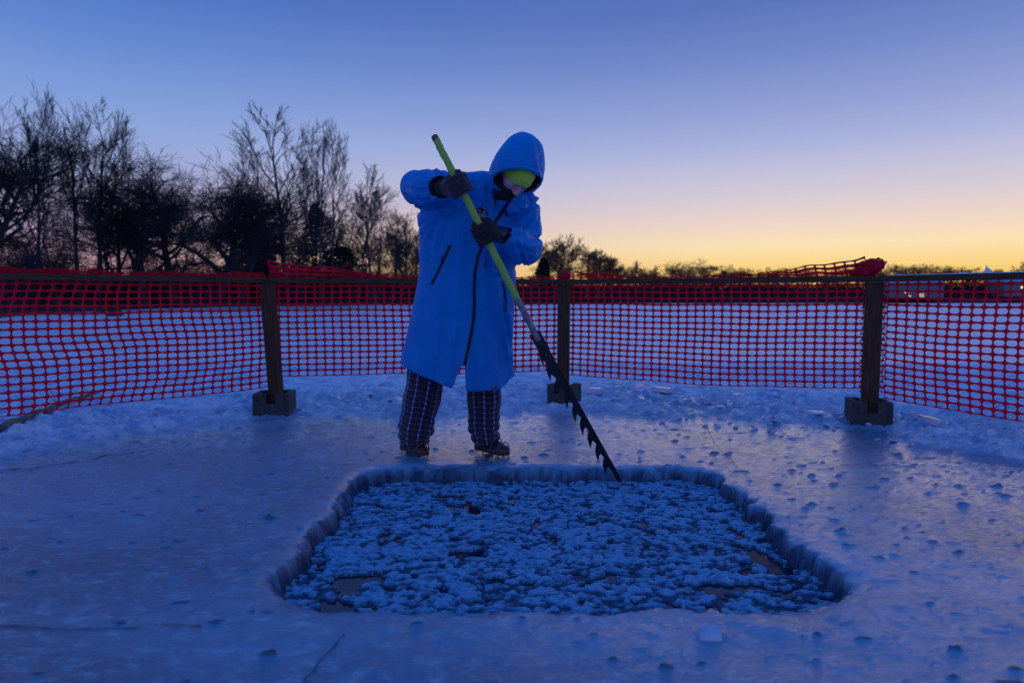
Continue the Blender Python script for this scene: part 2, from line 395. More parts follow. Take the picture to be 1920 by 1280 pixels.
for (px, py, s, lab) in ((1117, 741, 1.6, 'bright flat slab of clear ice behind and right of the middle concrete block'),
                         (1245, 742, 1.5, 'bluish rounded slab of ice lying under the net right of the middle post'),
                         (1320, 759, 1.1, 'small glinting ice piece between the middle and right concrete blocks'),
                         (1385, 748, 1.6, 'large pale slab of ice beneath the netting halfway to the right post'),
                         (1530, 786, 1.1, 'pale ice slab lying flat just left of the right concrete block'),
                         (1572, 782, .8, 'small tilted ice piece closest to the left side of the right concrete block'),
                         (948, 763, .8, 'small bright ice piece left of the middle concrete block'),
                         (1750, 800, 1.4, 'pale ice slab right of the right concrete block under the netting'),
                         (1003, 762, .7, 'tiny glassy ice piece touching the left side of the middle concrete block')):
    o = put_shard(px, py, s, rk.choice(protos), .18); tag(o, lab, 'ice', SH)
n_sh = 0
while n_sh < 170:
    a = rk.random(); px = rk.choice((rk.uniform(1090, 1915), rk.uniform(1090, 1915), rk.uniform(600, 1090))); 
    base = 742 if px < 1100 else 742 + (px - 1100) * .085
    py = base + rk.uniform(-32, 42) * (1 if px > 1090 else .6)
    o = put_shard(px, py, rk.uniform(.22, .75) * (1.2 if px > 1200 else 1), rk.choice(protos), .5)
    tag(o, 'small broken shard of clear ice scattered in the crusted snow by the fence', 'ice', SH); n_sh += 1
# the slab in front of the hole
p = G(1332, 1196)
bmv = [(-.036, -.022, 0), (.026, -.026, 0), (.037, .028, 0), (-.032, .032, 0), (-.031, -.016, .016), (.022, -.02, .018), (.033, .024, .024), (-.028, .027, .021)]
o = mesh('ice_block', bmv, [(3, 2, 1, 0), (4, 5, 6, 7), (0, 1, 5, 4), (1, 2, 6, 5), (2, 3, 7, 6), (3, 0, 4, 7)], mchunk2)
o.location = (p.x, p.y, zat(p.x, p.y) - .004); tag(o, 'square pale block of ice lying in front of the near edge of the hole', 'ice')
bv = o.modifiers.new('b', 'BEVEL'); bv.width = .004; bv.segments = 2

# ------------------------------------------------------------------ concrete blocks, posts, rails
mcon = mat('concrete', (.045, .042, .038), .9, (.095, .088, .078), 18, .8, 90, bdist=.004)
mwood = mat('weathered_wood', (.060, .022, .008), .85, (.14, .060, .024), 7, .7, 30, stretch=(9, 9, .8), bdist=.004)
mwoodr = mat('weathered_rail_wood', (.062, .024, .010), .85, (.13, .058, .025), 7, .7, 30, stretch=(.8, 9, 9), bdist=.004)
import bmesh
def box_bm(bm, c, s, R=None, bev=0):
    r = bmesh.ops.create_cube(bm, size=1); vs = r['verts']
    for v in vs:
        co = Vector((v.co.x * s[0], v.co.y * s[1], v.co.z * s[2]))
        if R is not None: co = R @ co
        v.co = co + Vector(c)
    if bev: bmesh.ops.bevel(bm, geom=list({e for v in vs for e in v.link_edges}), offset=bev, segments=2, affect='EDGES', profile=.6)
    return vs
def bmobj(name, bm, m, parent=None, smooth=False):
    me = bpy.data.meshes.new(name); bm.to_mesh(me); bm.free()
    for mm in (m if isinstance(m, (list, tuple)) else [m]): me.materials.append(mm)
    if smooth: me.polygons.foreach_set('use_smooth', [True] * len(me.polygons))
    o = bpy.data.objects.new(name, me); COL.objects.link(o)
    if parent is not None: o.parent = parent; o.matrix_parent_inverse = parent.matrix_world.inverted()
    return o
def block(loc, rz, w, dpt, h, lab):
    """hollow half block: outer wall with a core and U notches in two walls"""
    t = .035; v = []; f = []
    bm = bmesh.new()
    nz = .45 * h
    for s in (-1, 1):
        box_bm(bm, (s * (w / 2 - t / 2), 0, h / 2), (t, dpt, h), bev=.004)              # side walls
        y = s * (dpt / 2 - t / 2)
        iw = w - 2 * t - .001
        box_bm(bm, (0, y - s * .002, (h - nz) / 2), (iw, t, h - nz), bev=.002)          # below the notch
        ww = (iw - .07) / 2
        for q in (-1, 1):
            box_bm(bm, (q * (iw / 2 - ww / 2), y - s * .001, h - nz / 2 + .0005), (ww, t, nz - .001), bev=.003)
    box_bm(bm, (0, 0, .03), (w - 2 * t - .002, dpt - 2 * t - .006, .06))                 # snow packed core floor
    o = bmobj('concrete_block', bm, mcon)
    o.location = loc; o.rotation_euler = (0, 0, rz)
    tag(o, lab, 'block', 'concrete blocks holding the fence posts'); return o
bl = block((G(522, 774).x, 5.34, .006), rad(6), .275, .26, .175, 'grey hollow concrete block at the foot of the leaning left fence post')
bm_ = block((G(1058, 758).x, 5.86, .006), rad(-38), .21, .22, .175, 'grey hollow concrete block at the foot of the middle fence post, behind the saw')
br = block((PR.x + .015, PR.y + .05, .006), rad(-14), .265, .25, .175, 'dark hollow concrete block under the wide fence post on the right')

fence = empty('safety_fence', (.437, 5.77, 0))
tag(fence, 'low wooden rail fence hung with sagging red orange plastic safety netting around the ice hole', 'fence')
HR = 1.072
def post(base, top, w, rz, dpt=None):
    a = Vector(base); b = Vector(top); dv = b - a; bm = bmesh.new()
    R = (dv.normalized().to_track_quat('Z', 'Y').to_matrix()) @ Matrix.Rotation(rz, 3, 'Z')
    box_bm(bm, (0, 0, dv.length / 2), (w, dpt or w, dv.length), bev=.004)
    o = bmobj('post', bm, mwood); o.matrix_world = Matrix.Translation(a) @ R.to_4x4()
    o.parent = fence; o.matrix_parent_inverse = fence.matrix_world.inverted(); return o
RT = .040
# left post leans, nailed on the inner face of the rail
tl = P(501, 534, 5.22); bs = P(520, 762, 5.34)
post((bs.x, bs.y, .07), (tl.x, tl.y, HR - RT - .003), .088, 0)
post((PM.x, PM.y + .04, .07), (PM.x, PM.y + .0, HR - RT - .003), .09, rad(8))
post((PR.x + .01, PR.y + .03, .07), (PR.x + .005, PR.y, HR - RT - .003), .110, rad(-6), .06)
def rail(a, b, drop=0):
    a = Vector(a); b = Vector(b); dv = b - a; bm = bmesh.new()
    box_bm(bm, (0, 0, 0), (dv.length, .088, RT), bev=.003)
    rz = math.atan2(dv.y, dv.x); ry = -math.atan2(dv.z, math.hypot(dv.x, dv.y))
    o = bmobj('rail', bm, mwoodr); o.matrix_world = Matrix.Translation((a + b) / 2) @ Matrix.Rotation(rz, 4, 'Z') @ Matrix.Rotation(ry, 4, 'Y')
    o.parent = fence; o.matrix_parent_inverse = fence.matrix_world.inverted(); return o
def R3(p, z=HR - RT / 2, off=0): return Vector((p.x, p.y + off, z))
ends = []
Lp = Vector((P(506, 525, 5.3).x, 5.27, 0))
def shrink(a, b, s0, s1):
    dv = (b - a).normalized(); return a + dv * s0, b - dv * s1
for a, b in ((PLL, Lp), (Lp, PM), (PM, PR), (PR, PRR)):
    a2, b2 = shrink(a, b, .004 if a is not Lp else .012, .004 if b is not Lp else -.0)
    rail(R3(a2), R3(b2))

# netting
mnet = mat('orange_plastic_net', (.97, .008, .075), .38, (.99, .012, .085), 3, trans=.6)
def net(fn, nu, nv, cw=None, nrm_off=.0012, name='netting', skip=None, openu=.865, openv=.765):
    """fn(i,j) in cell units -> point; every cell is a ring of faces round a rounded opening"""
    K = 12
    v = []; f = []
    idc = {}
    def vid(u, w):
        k = (round(u, 4), round(w, 4))
        if k not in idc: idc[k] = len(v); v.append((u, w))
        return idc[k]
    for i in range(nu):
        for j in range(nv):
            ou = openu * (.96 + .06 * random.random()); ov = openv * (.93 + .12 * random.random())
            outer = []; inner = []
            per = [(0, 0), (1 / 3, 0), (2 / 3, 0), (1, 0), (1, 1 / 3), (1, 2 / 3), (1, 1), (2 / 3, 1), (1 / 3, 1), (0, 1), (0, 2 / 3), (0, 1 / 3)]
            for (a, b) in per:
                outer.append(vid(i + a, j + b))
                ca, cb = a * 2 - 1, b * 2 - 1
                l4 = (abs(ca) ** 3.2 + abs(cb) ** 3.2) ** (1 / 3.2)
                inner.append(len(v)); v.append((i + .5 + ca / l4 * .5 * ou, j + .5 + cb / l4 * .5 * ov))
            for k in range(K):
                k2 = (k + 1) % K; f.append((outer[k], outer[k2], inner[k2], inner[k]))
    uv = np.array(v); co = fn(uv[:, 0], uv[:, 1])
    o = mesh(name, co, np.array(f), mnet, parent=fence, smooth=True)
    so = o.modifiers.new('thick', 'SOLIDIFY'); so.thickness = .0024; so.offset = 0
    return o
CU, CV = .066, .0472
def bay(a, b, seed, nrow=17, sag=.02, wav=.02, zbot=None, flap=None, off=.052, u_from=0.0, u_to=1.0, tilt=0.0, shk=.35):
    a = Vector(a); b = Vector(b); dv = b - a; ln = dv.length * (u_to - u_from); t = dv.normalized(); out_ = Vector((-t.y, t.x, 0))
    nu = max(2, int(ln / CU))
    s0 = dv.length * u_from
    def fn(u, w):
        s = s0 + u / nu * ln; fr = (s / dv.length)
        dz = w * CV * (1 + .01 * np.sin(s * 3 + seed))
        env = np.sin(np.clip(fr, 0, 1) * math.pi) ** .6
        lat = off + wav * env * (np.sin(s * 5.1 + w * .33 + seed) * .5 + np.sin(s * 2.3 - w * .22 + seed * 2) + .15 * np.sin(s * 13 + seed)) * sstep(0, 5, w)
        sh = (.016 * np.sin(w * .40 + s * 1.3 + seed) + .003 * np.sin(w * 1.2 + seed * 3 + s * 4)) * env * shk
        x = a.x + t.x * (s + sh) + out_.x * lat; y = a.y + t.y * (s + sh) + out_.y * lat
        z = HR - .012 - dz - sag * env * (w / nrow) * 1.0 + tilt * (fr - .5) * (w / nrow) + .003 * np.sin(s * 7 + w * .3 + seed) * env
        return np.stack([x, y, z], 1)
    net(fn, nu, nrow)
    if flap:
        # the top rows fold up and back over the rail
        nr = 3
        def ff(u, w):
            s = s0 + u / nu * ln; fr = s / dv.length
            h = np.interp(fr, [q[0] for q in flap], [q[1] for q in flap])
            k = w / nr
            lat = off - k * (.055 + .02 * np.sin(s * 7 + seed)) + .006 * np.sin(s * 31 + w * 2.2)
            x = a.x + t.x * (s + .012 * w * np.sin(s * 2)) + out_.x * lat; y = a.y + t.y * s + out_.y * lat
            z = HR - .004 + h * k * (1 + .12 * np.sin(s * 12 + seed)) + .005 * np.sin(s * 26 + w)
            return np.stack([x, y, z], 1)
        net(ff, nu, nr, openv=.5)
bay(PLL, Lp, 1, 18, .035, .020, shk=1.6, flap=[(0, .05), (.5, .035), (.8, .03), (1, .045)], tilt=.05)
bay(Lp, PM, 2.4, 16, .012, .008, flap=[(0, .13), (.06, .125), (.2, .075), (.42, .03), (.8, .022), (.95, .03), (1, .05)])
bay(PM, PR, 4.1, 17, .02, .008, flap=[(0, .08), (.07, .075), (.2, .035), (.3, .022), (.62, .03), (.8, .07), (.93, .125), (1, .155)], u_to=.985)
bay(PR, PRR, 5.7, 18, .045, .024, flap=[(0, .012), (.35, .012), (.5, .03), (1, .045)], u_from=.03)
def bunch(c, sx_, sy_, sz_, seed, nu=9, nv=9):
    """crumpled end of the netting bundled on the rail"""
    r = np.random.RandomState(seed)
    def fn(u, w):
        th = u / nu * 2 * math.pi; ph = (w / nv - .5) * math.pi * .94
        k = 1 + .32 * (vn(u * 1.7, w * 1.7, seed) - .5) + .26 * (vn(u * 4, w * 4, seed + 1) - .5)
        x = c[0] + sx_ * np.cos(ph) * np.cos(th) * k + .015 * (vn(u * 3, w * 2, seed + 4) - .5)
        y = c[1] + sy_ * np.cos(ph) * np.sin(th) * k
        z = c[2] + sz_ * np.sin(ph) * k + .30 * sx_ * np.cos(th) * np.cos(ph)
        return np.stack([x, y, z], 1)
    net(fn, nu, nv, name='netting_bundle', openu=.7, openv=.5)
    net(lambda u, w: fn(u + .4, w + .3) * np.array([.85, .9, .9]) + np.array([c[0] * .15, c[1] * .1, c[2] * .1]), nu, nv, name='netting_bundle', openu=.62, openv=.4)
bunch((P(1632, 505, 4.9).x, 4.93, HR + .055), .11, .07, .062, 3)
bunch((Lp.x + .03, 5.31, HR + .03), .035, .03, .05, 5, 7, 6)
bunch((PM.x + .01, 5.81, HR + .022), .05, .035, .036, 8, 7, 6)
# gathered edges down both sides of the right post, and net tucked behind the middle post
for (px, dd, sd) in ((1621, .02, 11), (1660, -.0, 12)):
    pc = P(px, 600, 4.92)
    def fe(u, w, pc=pc, sd=sd):
        ang = w * .9 + u * 1.2
        return np.stack([pc.x + (u - 1.5) * .008 + .007 * np.sin(w * 3.1 + u), pc.y + .015 + .014 * np.cos(ang * 2.7), HR - .03 - w * .0385 + 0 * u], 1)
    net(fe, 3, 21, name='netting_edge')
# thin line of snow on top of the right rail with a small upright ice splinter
msn = mat('settled_snow', (.72, .76, .84), .6, bump=.5, bscale=60)
a2, b2 = shrink(PR, PRR, .10, 1.15)
v = []; f = []
dv = (b2 - a2); nseg = 60; tt = dv.normalized(); oo = Vector((-tt.y, tt.x, 0))
for i in range(nseg + 1):
    c = a2 + dv * i / nseg; hh = .001 + .007 * float(fbm(np.array([i * .23]), np.array([2.2]), 3, 7)[0]) + (.006 if 24 < i < 27 else 0)
    for (q, zz) in ((-.036, 0), (-.02, hh), (.012, hh * .9), (.03, 0)):
        v.append(tuple(c + oo * (q + .004 * math.sin(i))) [:2] + (HR + .001 + zz,))
    if i:
        for k in range(3): f.append((4 * i - 4 + k, 4 * i - 3 + k, 4 * i + 1 + k, 4 * i + k))
o = mesh('snow_line', v, f, msn, smooth=True); tag(o, kind='stuff')
p = P(1850, 512, 4.35)
q = P(1850, 518, (PR + (PRR - PR) * .545).y)
ws = [(-.022, -.006, 0), (.036, -.008, 0), (.03, .012, 0), (-.016, .014, 0), (-.015, .002, .052), (-.004, .006, .035)]
o = mesh('ice_splinter', ws, [(0, 3, 2, 1), (0, 1, 5, 4), (1, 2, 5), (2, 3, 4, 5), (3, 0, 4)], msn)
for k in np.linspace(.3, .8, 200):
    c = PR + (PRR - PR) * k
    if pxof([(c.x, c.y, HR)])[0][0] > 1845: break
o.location = (c.x, c.y, HR + .004); tag(o, 'small pale triangular ice splinter standing on the rail near the right edge', 'ice')
# ------------------------------------------------------------------ far shore
SHORE = [(-1500, 24), (-300, 27), (0, 32), (150, 45), (300, 60), (500, 72), (700, 85), (900, 100), (1200, 115), (1600, 119), (2200, 118), (3200, 112)]
def shore_pt(px, back=0.0):
    d = float(np.interp(px, [q[0] for q in SHORE], [q[1] for q in SHORE])) + back
    return (px - 960) / F * d, d
mbank = mat('leaf_litter_bank', (.020, .017, .016), .95, (.045, .036, .032), .35, .8, 4, bdist=.1)
v = []; f = []
pxs = np.arange(-1500, 3201, 20)
prof = [(0, -.05), (1.2, .25), (3, .8), (7, 1.3), (14, 1.9), (40, 3.0), (220, 5.0)]
for i, px in enumerate(pxs):
    for j, (bk, h) in enumerate(prof):
        x, y = shore_pt(px, bk + (2.2 * (float(fbm(np.array([px * .011]), np.array([1.0]), 3, 77)[0]) - .45) if j < 4 else 0))
        hs = .62 if px < 250 else 1.0
        hh = h * hs * (.8 + .5 * float(vn(np.array([px * .03]), np.array([j * 1.7]), 5)[0]))
        v.append((x, y, hh))
    if i:
        a = (i - 1) * len(prof); b = i * len(prof)
        for j in range(len(prof) - 1): f.append((a + j, b + j, b + j + 1, a + j + 1))
tag(mesh('shore_bank', v, f, mbank, smooth=True), kind='structure')

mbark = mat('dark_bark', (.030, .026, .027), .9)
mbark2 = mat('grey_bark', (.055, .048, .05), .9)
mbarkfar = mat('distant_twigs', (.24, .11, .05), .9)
mever = mat('dark_needles', (.012, .020, .018), .9)

class Tubes:
    def __init__(s): s.v = []; s.f = []; s.n = 0
    def add(s, pts, r, sides):
        pts = np.asarray(pts); n = len(pts)
        t = np.gradient(pts, axis=0); t /= np.linalg.norm(t, axis=1, keepdims=True) + 1e-9
        ref = np.array([0, 1, 0]) if abs(t[0, 1]) < .8 else np.array([1, 0, 0])
        a = np.cross(t, ref); a /= np.linalg.norm(a, axis=1, keepdims=True) + 1e-9; b = np.cross(t, a)
        th = np.arange(sides) * 2 * math.pi / sides
        ring = a[:, None, :] * np.cos(th)[None, :, None] + b[:, None, :] * np.sin(th)[None, :, None]
        s.v.append((pts[:, None, :] + ring * np.asarray(r)[:, None, None]).reshape(-1, 3))
        i = np.arange(n - 1)[:, None] * sides + np.arange(sides)[None, :]
        j = np.arange(n - 1)[:, None] * sides + (np.arange(sides)[None, :] + 1) % sides
        s.f.append(np.stack([i, j, j + sides, i + sides], -1).reshape(-1, 4) + s.n); s.n += n * sides
    def build(s, name, m, parent): return mesh(name, np.concatenate(s.v), np.concatenate(s.f), m, parent=parent, smooth=True)

def grow(rng, H, r0, style, depth, lean=(0, 0), thin=.012, dens=1.0):
    """bare tree: returns (trunk tubes, crown tubes)"""
    T = Tubes(); C_ = Tubes()
    def branch(p, dr, ln, r, lev):
        n = 7 if lev < 2 else (5 if lev < 3 else (4 if lev < 4 else 2))
        pts = [p]; d = dr / np.linalg.norm(dr)
        wig = {'oak': .30, 'tall': .15, 'round': .2}[style] * (1.0 if lev else .22)
        up = {'oak': .05, 'tall': .11, 'round': .09}[style]
        for k in range(n - 1):
            d = d + rng.normal(0, wig, 3) * (.6 if lev == 0 else 1) + np.array([0, 0, up if lev else .02])
            d /= np.linalg.norm(d); pts.append(pts[-1] + d * ln / (n - 1))
        r1 = max(thin * .6, r * (.16 if lev == 0 else .22))
        rr = np.linspace(r, r1, n)
        (T if lev == 0 else C_).add(pts, rr, 7 if lev == 0 else (5 if lev < 2 else 3))
        if lev >= depth: return
        if style == 'tall': nb = [9, 6, 6, 5, 4][min(lev, 4)]; a0 = .36
        elif style == 'oak': nb = [12, 9, 8, 6, 4][min(lev, 4)]; a0 = .22
        else: nb = [13, 8, 7, 5, 3][min(lev, 4)]; a0 = .2
        nb = max(2, int(nb * dens + rng.rand()))
        pts = np.array(pts)
        for k in range(nb):
            t = a0 + (1 - a0) * (k + rng.rand() * .8) / nb
            t = min(t, .99)
            q = t * (n - 1); i = int(q); pp = pts[i] + (pts[min(i + 1, n - 1)] - pts[i]) * (q - i)
            ax = pts[min(i + 1, n - 1)] - pts[i]; ax = ax / (np.linalg.norm(ax) + 1e-9)
            ang = {'oak': rng.uniform(.6, 1.15), 'tall': rng.uniform(.26, .58), 'round': rng.uniform(.45, .9)}[style]
            if t > .9 and lev < 3: ang *= .5
            az = rng.rand() * 6.283 if lev else (k * 2.4 + rng.rand())
            u = np.cross(ax, [0.3, 1, .1]); u /= np.linalg.norm(u); w_ = np.cross(ax, u)
            nd = ax * math.cos(ang) + (u * math.cos(az) + w_ * math.sin(az)) * math.sin(ang)
            if lev and nd[2] < -.25: nd[2] *= -.3
            l2 = ln * {'oak': rng.uniform(.42, .72), 'tall': rng.uniform(.34, .58), 'round': rng.uniform(.36, .6)}[style]
            if lev == 0: l2 = H * {'oak': rng.uniform(.34, .58), 'tall': rng.uniform(.30, .48), 'round': rng.uniform(.28, .44)}[style] * (1.15 - (.72 if style != 'tall' else .62) * t)
            rc = r * (1 - t * .6) * rng.uniform(.42, .70)
            branch(pp, nd, l2, max(rc, thin), lev + 1)
    tl_ = H * {'oak': .62, 'tall': .88, 'round': .78}[style]
    branch(np.zeros(3), np.array([lean[0], lean[1], 1.0]), tl_, r0, 0)
    return T, C_
def straighten(T, C_):
    q = np.concatenate(T.v + C_.v); top = q[q[:, 2].argmax()]; 
    for t_ in (T, C_):
        for a in t_.v: a[:, :2] -= a[:, 2:3] / top[2] * top[:2] * .8
def fit(T, C_, H):
    top = max(float(np.concatenate(T.v)[:, 2].max()), float(np.concatenate(C_.v)[:, 2].max())); s = H / top
    T.v = [a * s for a in T.v]; C_.v = [a * s for a in C_.v]
def tree(px, topy, d, style, seed, lab, m=None, r0=.22, depth=4, lean=(0, 0), group='bare trees on the left shore', thin=.014, dens=1.0, base=.5, wide=1.0, name='bare_tree'):
    rng = np.random.RandomState(seed)
    zb = base; ztop = CAMZ + (558 - topy) / F * d; H = ztop - zb
    T, C_ = grow(rng, H, r0, style, depth, (0, 0), thin, dens); straighten(T, C_)
    for t_ in (T, C_):
        for a in t_.v: a[:, 0] += lean[0] * a[:, 2]
    fit(T, C_, H)
    x = (px - 960) / F * d
    r = empty(name, (x, d, zb - .3)); r.scale = (1, 1, 1)
    for t_ in (T, C_):
        for a in t_.v: a[:, 0] = a[:, 0] * wide + x; a[:, 1] = a[:, 1] * wide + d; a[:, 2] += zb - .3
    a = T.build('trunk', m or mbark, r); b = C_.build('crown', m or mbark, r)
    tag(r, lab, 'tree', group); return r
GL = 'bare trees on the left shore'
TR = [
 (-50, 150, 42, 'oak', 101, 'huge spreading bare tree cut by the left edge, its limbs reaching in from the side', .34, (.12, 0), 1.05),
 (72, 143, 44, 'tall', 102, 'tallest slim bare tree at far left with an upright forking crown', .19, (0, 0), .8),
 (112, 300, 40, 'tall', 103, 'small bare tree leaning left between the tallest tree and its right neighbour', .12, (-.25, 0), .8),
 (152, 172, 46, 'tall', 104, 'tall bare tree leaning left with a dark crooked trunk, second tall one from the left', .24, (-.10, 0), .85),
 (186, 176, 48, 'tall', 105, 'tall bare tree with dense right leaning twiggy crown, third tall one from the left', .22, (.05, 0), 1.1),
 (226, 262, 50, 'round', 106, 'rounded bare tree filling the gap right of the tall left group', .2, (.05, 0), 1.1),
 (268, 262, 50, 'oak', 107, 'gnarled wide bare oak with a thick trunk, left one of the three round oaks', .36, (.02, 0), 1.25),
 (325, 268, 54, 'oak', 108, 'gnarled bare oak with dense round crown, middle one of the three round oaks', .34, (0, 0), 1.3),
 (408, 290, 58, 'oak', 139, 'gnarled bare oak with drooping right side, right one of the three round oaks', .36, (.05, 0), 1.4),
 (448, 335, 61, 'oak', 110, 'lower dark bare oak at the right end of the oak clump', .3, (.05, 0), 1.5),
 (540, 196, 62, 'tall', 211, 'tall thin forked bare tree standing alone right of the oak clump', .20, (-.02, 0), 1.5),
 (566, 290, 66, 'tall', 112, 'slender split bare tree between the lone forked tree and the twin tall trees', .15, (.05, 0), .9),
 (600, 216, 64, 'tall', 113, 'tall bare tree, left of the twin tall trees beside the dark conifer', .18, (0, 0), .8),
 (622, 222, 66, 'tall', 114, 'tall bare tree, right of the twin tall trees beside the dark conifer', .17, (.02, 0), .85),
 (672, 300, 68, 'tall', 115, 'bare fan shaped tree just left of the low trees next to the person', .15, (.06, 0), 1.1),
 (700, 330, 76, 'round', 116, 'faint rounded bare tree behind the fan shaped tree', .15, (0, 0), 1.0),
 (738, 388, 84, 'round', 117, 'low bare tree left of the person, the taller one nearest the shoulder', .16, (0, 0), 1.0),
 (768, 405, 86, 'round', 118, 'low bare tree partly hidden behind the left side of the blue coat', .16, (0, 0), 1.0),
 (650, 385, 74, 'round', 119, 'low dense bare tree behind the dark conifer', .18, (0, 0), 1.2),
]
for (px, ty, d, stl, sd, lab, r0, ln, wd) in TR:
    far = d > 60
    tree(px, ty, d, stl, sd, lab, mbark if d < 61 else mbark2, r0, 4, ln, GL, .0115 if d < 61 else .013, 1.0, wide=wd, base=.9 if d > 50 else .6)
# far shore trees right of the person
GR = 'bare trees along the far shore'
FT = [(1012, 444, 104, 'round', .9, 'bare tree just right of the person, its crown touching the coat sleeve'),
      (1040, 442, 106, 'round', .9, 'bare tree second to the right of the person'),
      (1068, 432, 105, 'tall', .8, 'tallest narrow bare tree right of the person'),
      (1098, 452, 108, 'round', .9, 'bare bushy tree next to the tallest narrow tree on its right'),
      (1122, 462, 110, 'round', 1.0, 'low bare tree near the middle fence post on the far shore'),
      (1146, 474, 111, 'round', .9, 'last tree of the clump right of the person, sloping down to the right'),
      (1192, 484, 118, 'round', .8, 'faint small bare tree standing alone left of the round pair'),
      (1268, 482, 117, 'oak', 1.2, 'round bare tree, left of the broad pair on the far shore'),
      (1312, 479, 116, 'oak', 1.2, 'round bare tree, right of the broad pair on the far shore'),
      (1352, 500, 118, 'round', 1.0, 'tiny dark tree just right of the broad pair on the far shore')]
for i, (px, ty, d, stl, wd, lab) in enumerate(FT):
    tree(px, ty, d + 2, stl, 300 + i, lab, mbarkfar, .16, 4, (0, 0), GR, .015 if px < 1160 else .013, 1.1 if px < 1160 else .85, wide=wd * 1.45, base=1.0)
# a few small shared forms for the low line of trees
def proto_tree(seed, stl, H=5.0, thin=.011):
    rng = np.random.RandomState(seed); T, C_ = grow(rng, H, .10, stl, 4, (0, 0), thin, .68); fit(T, C_, H)
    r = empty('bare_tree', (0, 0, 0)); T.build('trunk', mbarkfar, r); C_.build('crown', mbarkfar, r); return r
PT = [proto_tree(401, 'round'), proto_tree(402, 'oak'), proto_tree(403, 'round'), proto_tree(404, 'oak')]
first = [True] * 4
def small(px, topy, d, k, wide=1.2, lab=None, z=1.2):
    src = PT[k % 4]
    if first[k % 4]: o = src; first[k % 4] = False
    else:
        o = src.copy(); COL.objects.link(o)
        for ch in [c for c in bpy.data.objects if c.parent == src]:
            c = ch.copy(); COL.objects.link(c); c.parent = o
    H = CAMZ + (558 - topy) / F * d - z + .2
    o.location = ((px - 960) / F * d, d, z - .2); s = H / 5.0; o.scale = (s * wide, s * wide, s); o.rotation_euler = (0, 0, px * .37)
    tag(o, lab or 'small bare tree in the low hazy tree line along the far shore', 'tree', 'small bare trees of the far tree line'); return o
rt = random.Random(9)
for i, px in enumerate(range(1165, 1960, 17)):
    if 1240 < px < 1340: continue
    ty = 497 + rt.uniform(-3, 9)
    if 1665 < px < 1760: ty = 491 + rt.uniform(-3, 6)
    if 1400 < px < 1480: ty = 503 + rt.uniform(-4, 4)
    if px > 1900: ty = 489
    small(px + rt.uniform(-5, 5), ty, 126 + rt.uniform(-3, 6), i, rt.uniform(1.5, 2.4))
for i, (px, ty) in enumerate(((500, 470), (520, 440), (560, 430), (585, 445), (640, 440), (690, 440), (712, 430), (755, 440), (782, 430), (20, 420), (60, 440), (130, 430), (205, 400), (790, 450))):
    small(px, ty, float(np.interp(px, [0, 500, 800], [48, 74, 96])), i, 1.2, 'low bare sapling in the undergrowth of the left shore', .8)

# conifers
def conifer(px, topy, d, wpx, seed, lab, dome=.8):
    rng = np.random.RandomState(seed); zb = .6; H = CAMZ + (558 - topy) / F * d - zb; Wd = wpx / F * d / 2
    x0 = (px - 960) / F * d; r = empty('evergreen_tree', (x0, d, zb))
    T = Tubes(); T.add(np.array([[x0, d, zb], [x0 + .05, d, zb + H * .5], [x0, d, zb + H * .97]]), [.16, .1, .03], 6); T.build('trunk', mbark, r)
    n = int(4200); t = rng.rand(n) ** .75; hz = zb + H * (.06 + .94 * t)
    a = rng.rand(n) * 6.283; rag = .25 + 1.35 * vn(a * 1.4 + seed, t * 8 + seed * 3, seed) ; rr = Wd * (1 - t) ** dome * (.2 + .8 * rng.rand(n) ** .5) * rag + .08
    lob = 1 + .28 * np.sin(a * 3 + t * 9) ; rr = rr * lob
    c = np.stack([x0 + rr * np.cos(a), d + rr * np.sin(a), hz - rr * .22], 1)
    dirs = rng.normal(0, 1, (n, 3)); dirs[:, 2] *= .4; dirs += np.stack([np.cos(a), np.sin(a), np.full(n, -.2)], 1); dirs /= np.linalg.norm(dirs, axis=1)[:, None]
    side = np.cross(dirs, rng.normal(0, 1, (n, 3))); side /= np.linalg.norm(side, axis=1)[:, None]
    s = .16 + .26 * rng.rand(n)
    vv = np.stack([c - side * s[:, None] * .3, c + side * s[:, None] * .3, c + dirs * s[:, None]], 1).reshape(-1, 3)
    mesh('crown', vv, np.arange(3 * n).reshape(-1, 3), mever, parent=r)
    tag(r, lab, 'tree')
conifer(490, 425, 66, 100, 1, 'dark dense evergreen at the right end of the oak clump', .45)
conifer(470, 452, 64, 110, 2, 'low dark evergreen beneath the right end of the oak clump', .35)
conifer(594, 384, 70, 120, 3, 'dark evergreen rising between the twin tall bare trees')
conifer(640, 462, 72, 140, 4, 'broad low evergreen at the foot of the twin tall bare trees', .4)
conifer(1018, 484, 100, 44, 5, 'small dark evergreen just right of the blue coat on the far shore', .7)

